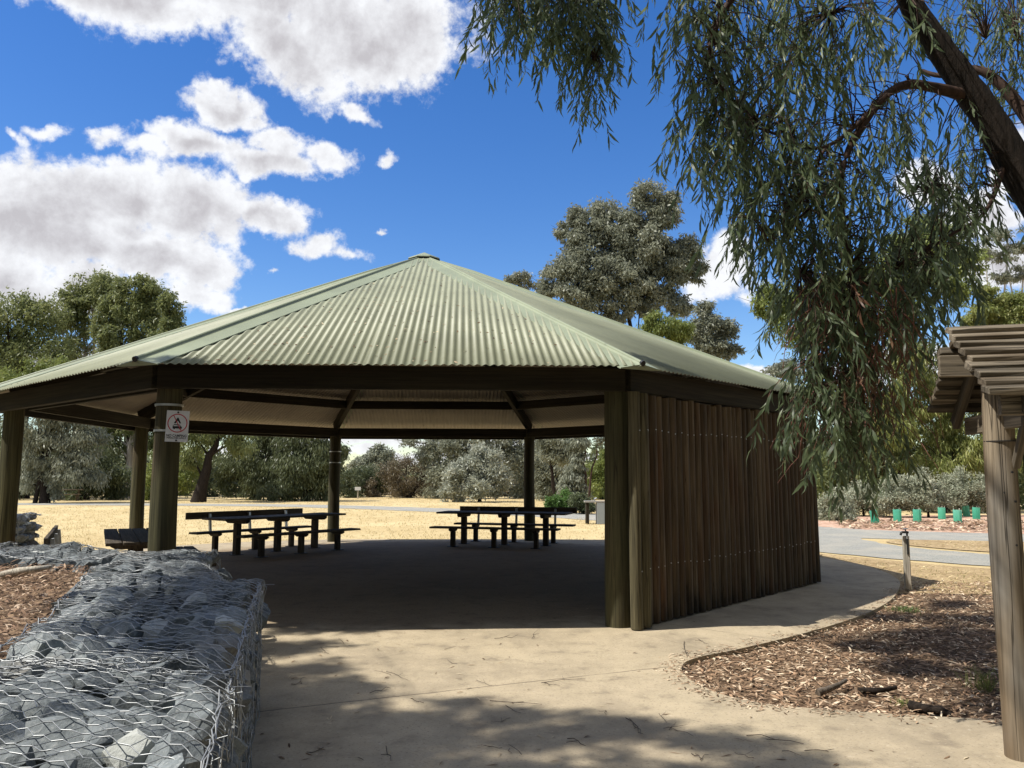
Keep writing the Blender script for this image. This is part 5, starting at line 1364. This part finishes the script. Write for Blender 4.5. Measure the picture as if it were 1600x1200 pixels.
tr2 = [((-9.0, -3.0, -.1), .42), ((-8.9, -2.9, 1.5), .34), ((-8.7, -2.6, 4), .28), ((-8.3, -2.2, 7), .22), ((-8.2, -2.0, 10), .12), ((-8.2, -2, 12), .05)]
w2 = weeping('weeping_gum', 'gum tree overhead from which a dark leaf bunch hangs at top centre', (-9.0, -3.0, -.1), [(Vector(p), r) for p, r in tr2], limb2, bl2, [at(860, -10, 7.2), at(920, 0, 7.2), at(790, 0, 7.2), at(930, 90, 7.2)], extra=None, LN=(.3, .8))
sh = SUN / SUN.z
shade = [(470, 1080, .45, 10.2), (520, 1095, .4, 10.6), (430, 1150, .5, 10.4), (600, 1130, .3, 10.5), (680, 1125, .3, 10.2), (430, 1010, .42, 10.5), (480, 1015, .35, 10), (445, 1060, .45, 11), (500, 1045, .30, 10), (560, 1070, .35, 10.5), (440, 1120, .5, 11), (520, 1130, .4, 10), (720, 1100, .22, 10.5), (800, 1120, .3, 10), (640, 1125, .25, 10),
         (600, 1170, .4, 11), (700, 1150, .38, 10), (830, 1150, .36, 10.5), (930, 1140, .30, 10), (1010, 1135, .25, 10), (1090, 1150, .26, 10.4), (1180, 1165, .25, 10), (760, 1210, .4, 11), (900, 1215, .4, 10), (1060, 1215, .4, 10.6), (1250, 1220, .4, 10),
         (460, 1220, .6, 11), (560, 1260, .6, 10), (800, 1300, .7, 11), (1100, 1290, .6, 10), (1400, 1250, .5, 11),
         (1290, 955, .4, 9), (1380, 960, .5, 9), (1450, 985, .5, 9), (1520, 960, .5, 9), (1340, 1000, .4, 9), (1430, 1030, .45, 9), (1520, 1020, .5, 9), (1590, 990, .6, 9), (1480, 940, .4, 9), (1600, 1050, .5, 9),
         (470, 985, .28, 9), (560, 985, .2, 9), (250, 1130, .14, 10), (500, 1180, .5, 11)]
cl = []
for (u, v, r, h) in shade:
    g = G(u, v); c = g + sh * h; cl.append((c, r * 1.25, r * 1.25, r * .7))
me, sc_ = crown_mesh(cl, 42000, .16, .04, .6, 16, .0)
link('upper_crown', me, L['near'], w2)
br = MB()
for (c, a, b, d) in cl:
    n0 = min([Vector((-8.2, -2, 10)), Vector((-5.5, 0, 11)), Vector((-7.2, 2.0, 10.8)), Vector((-3.4, 1.6, 9.6))], key=lambda q: (q - c).length)
    br.tube([n0, n0.lerp(c, .5) + Vector((0, 0, .2)), c], [.012, .008, .004], 5, cap=False)
br.build('branches', M['bark'], w2)

# tufts by the bed
def tuft(name, label, u, v, n, h, w, leaf, spread):
    g = G(u, v); g.z = -.045
    B = np.stack([RNG.normal(g.x, spread, n), RNG.normal(g.y, spread, n), np.full(n, g.z)], 1)
    Dv = nrm(np.stack([RNG.normal(0, .42, n), RNG.normal(0, .42, n), np.ones(n)], 1)); W = nrm(np.cross(Dv, RNG.normal(0, 1, (n, 3)))); V, Fq, Ft = leaf_arrays(B - np.array(g[:]), Dv, W, RNG.uniform(h * .5, h, n), RNG.uniform(w * .7, w, n), .3)
    o = link(name, mixed_mesh(V, Fq, Ft, np.repeat(RNG.random(n), 6)), leaf, None, Matrix.Translation(g)); tag(o, label, 'grass tuft')
tuft('grass_tuft', 'long pale green grass tuft at the foot of the notice shelter pole', 1538, 1072, 90, .24, .006, L['bright'], .06)
tuft('grass_tuft', 'short green grass tuft at the corner of the concrete below the tap', 1415, 950, 260, .09, .006, L['green'], .10)
tuft('grass_tuft', 'small green weed between the charred stick and the bark lump', 1408, 1092, 50, .06, .008, L['bright'], .04)
for o in list(bpy.data.objects):
    if "_m" in o: del o["_m"]
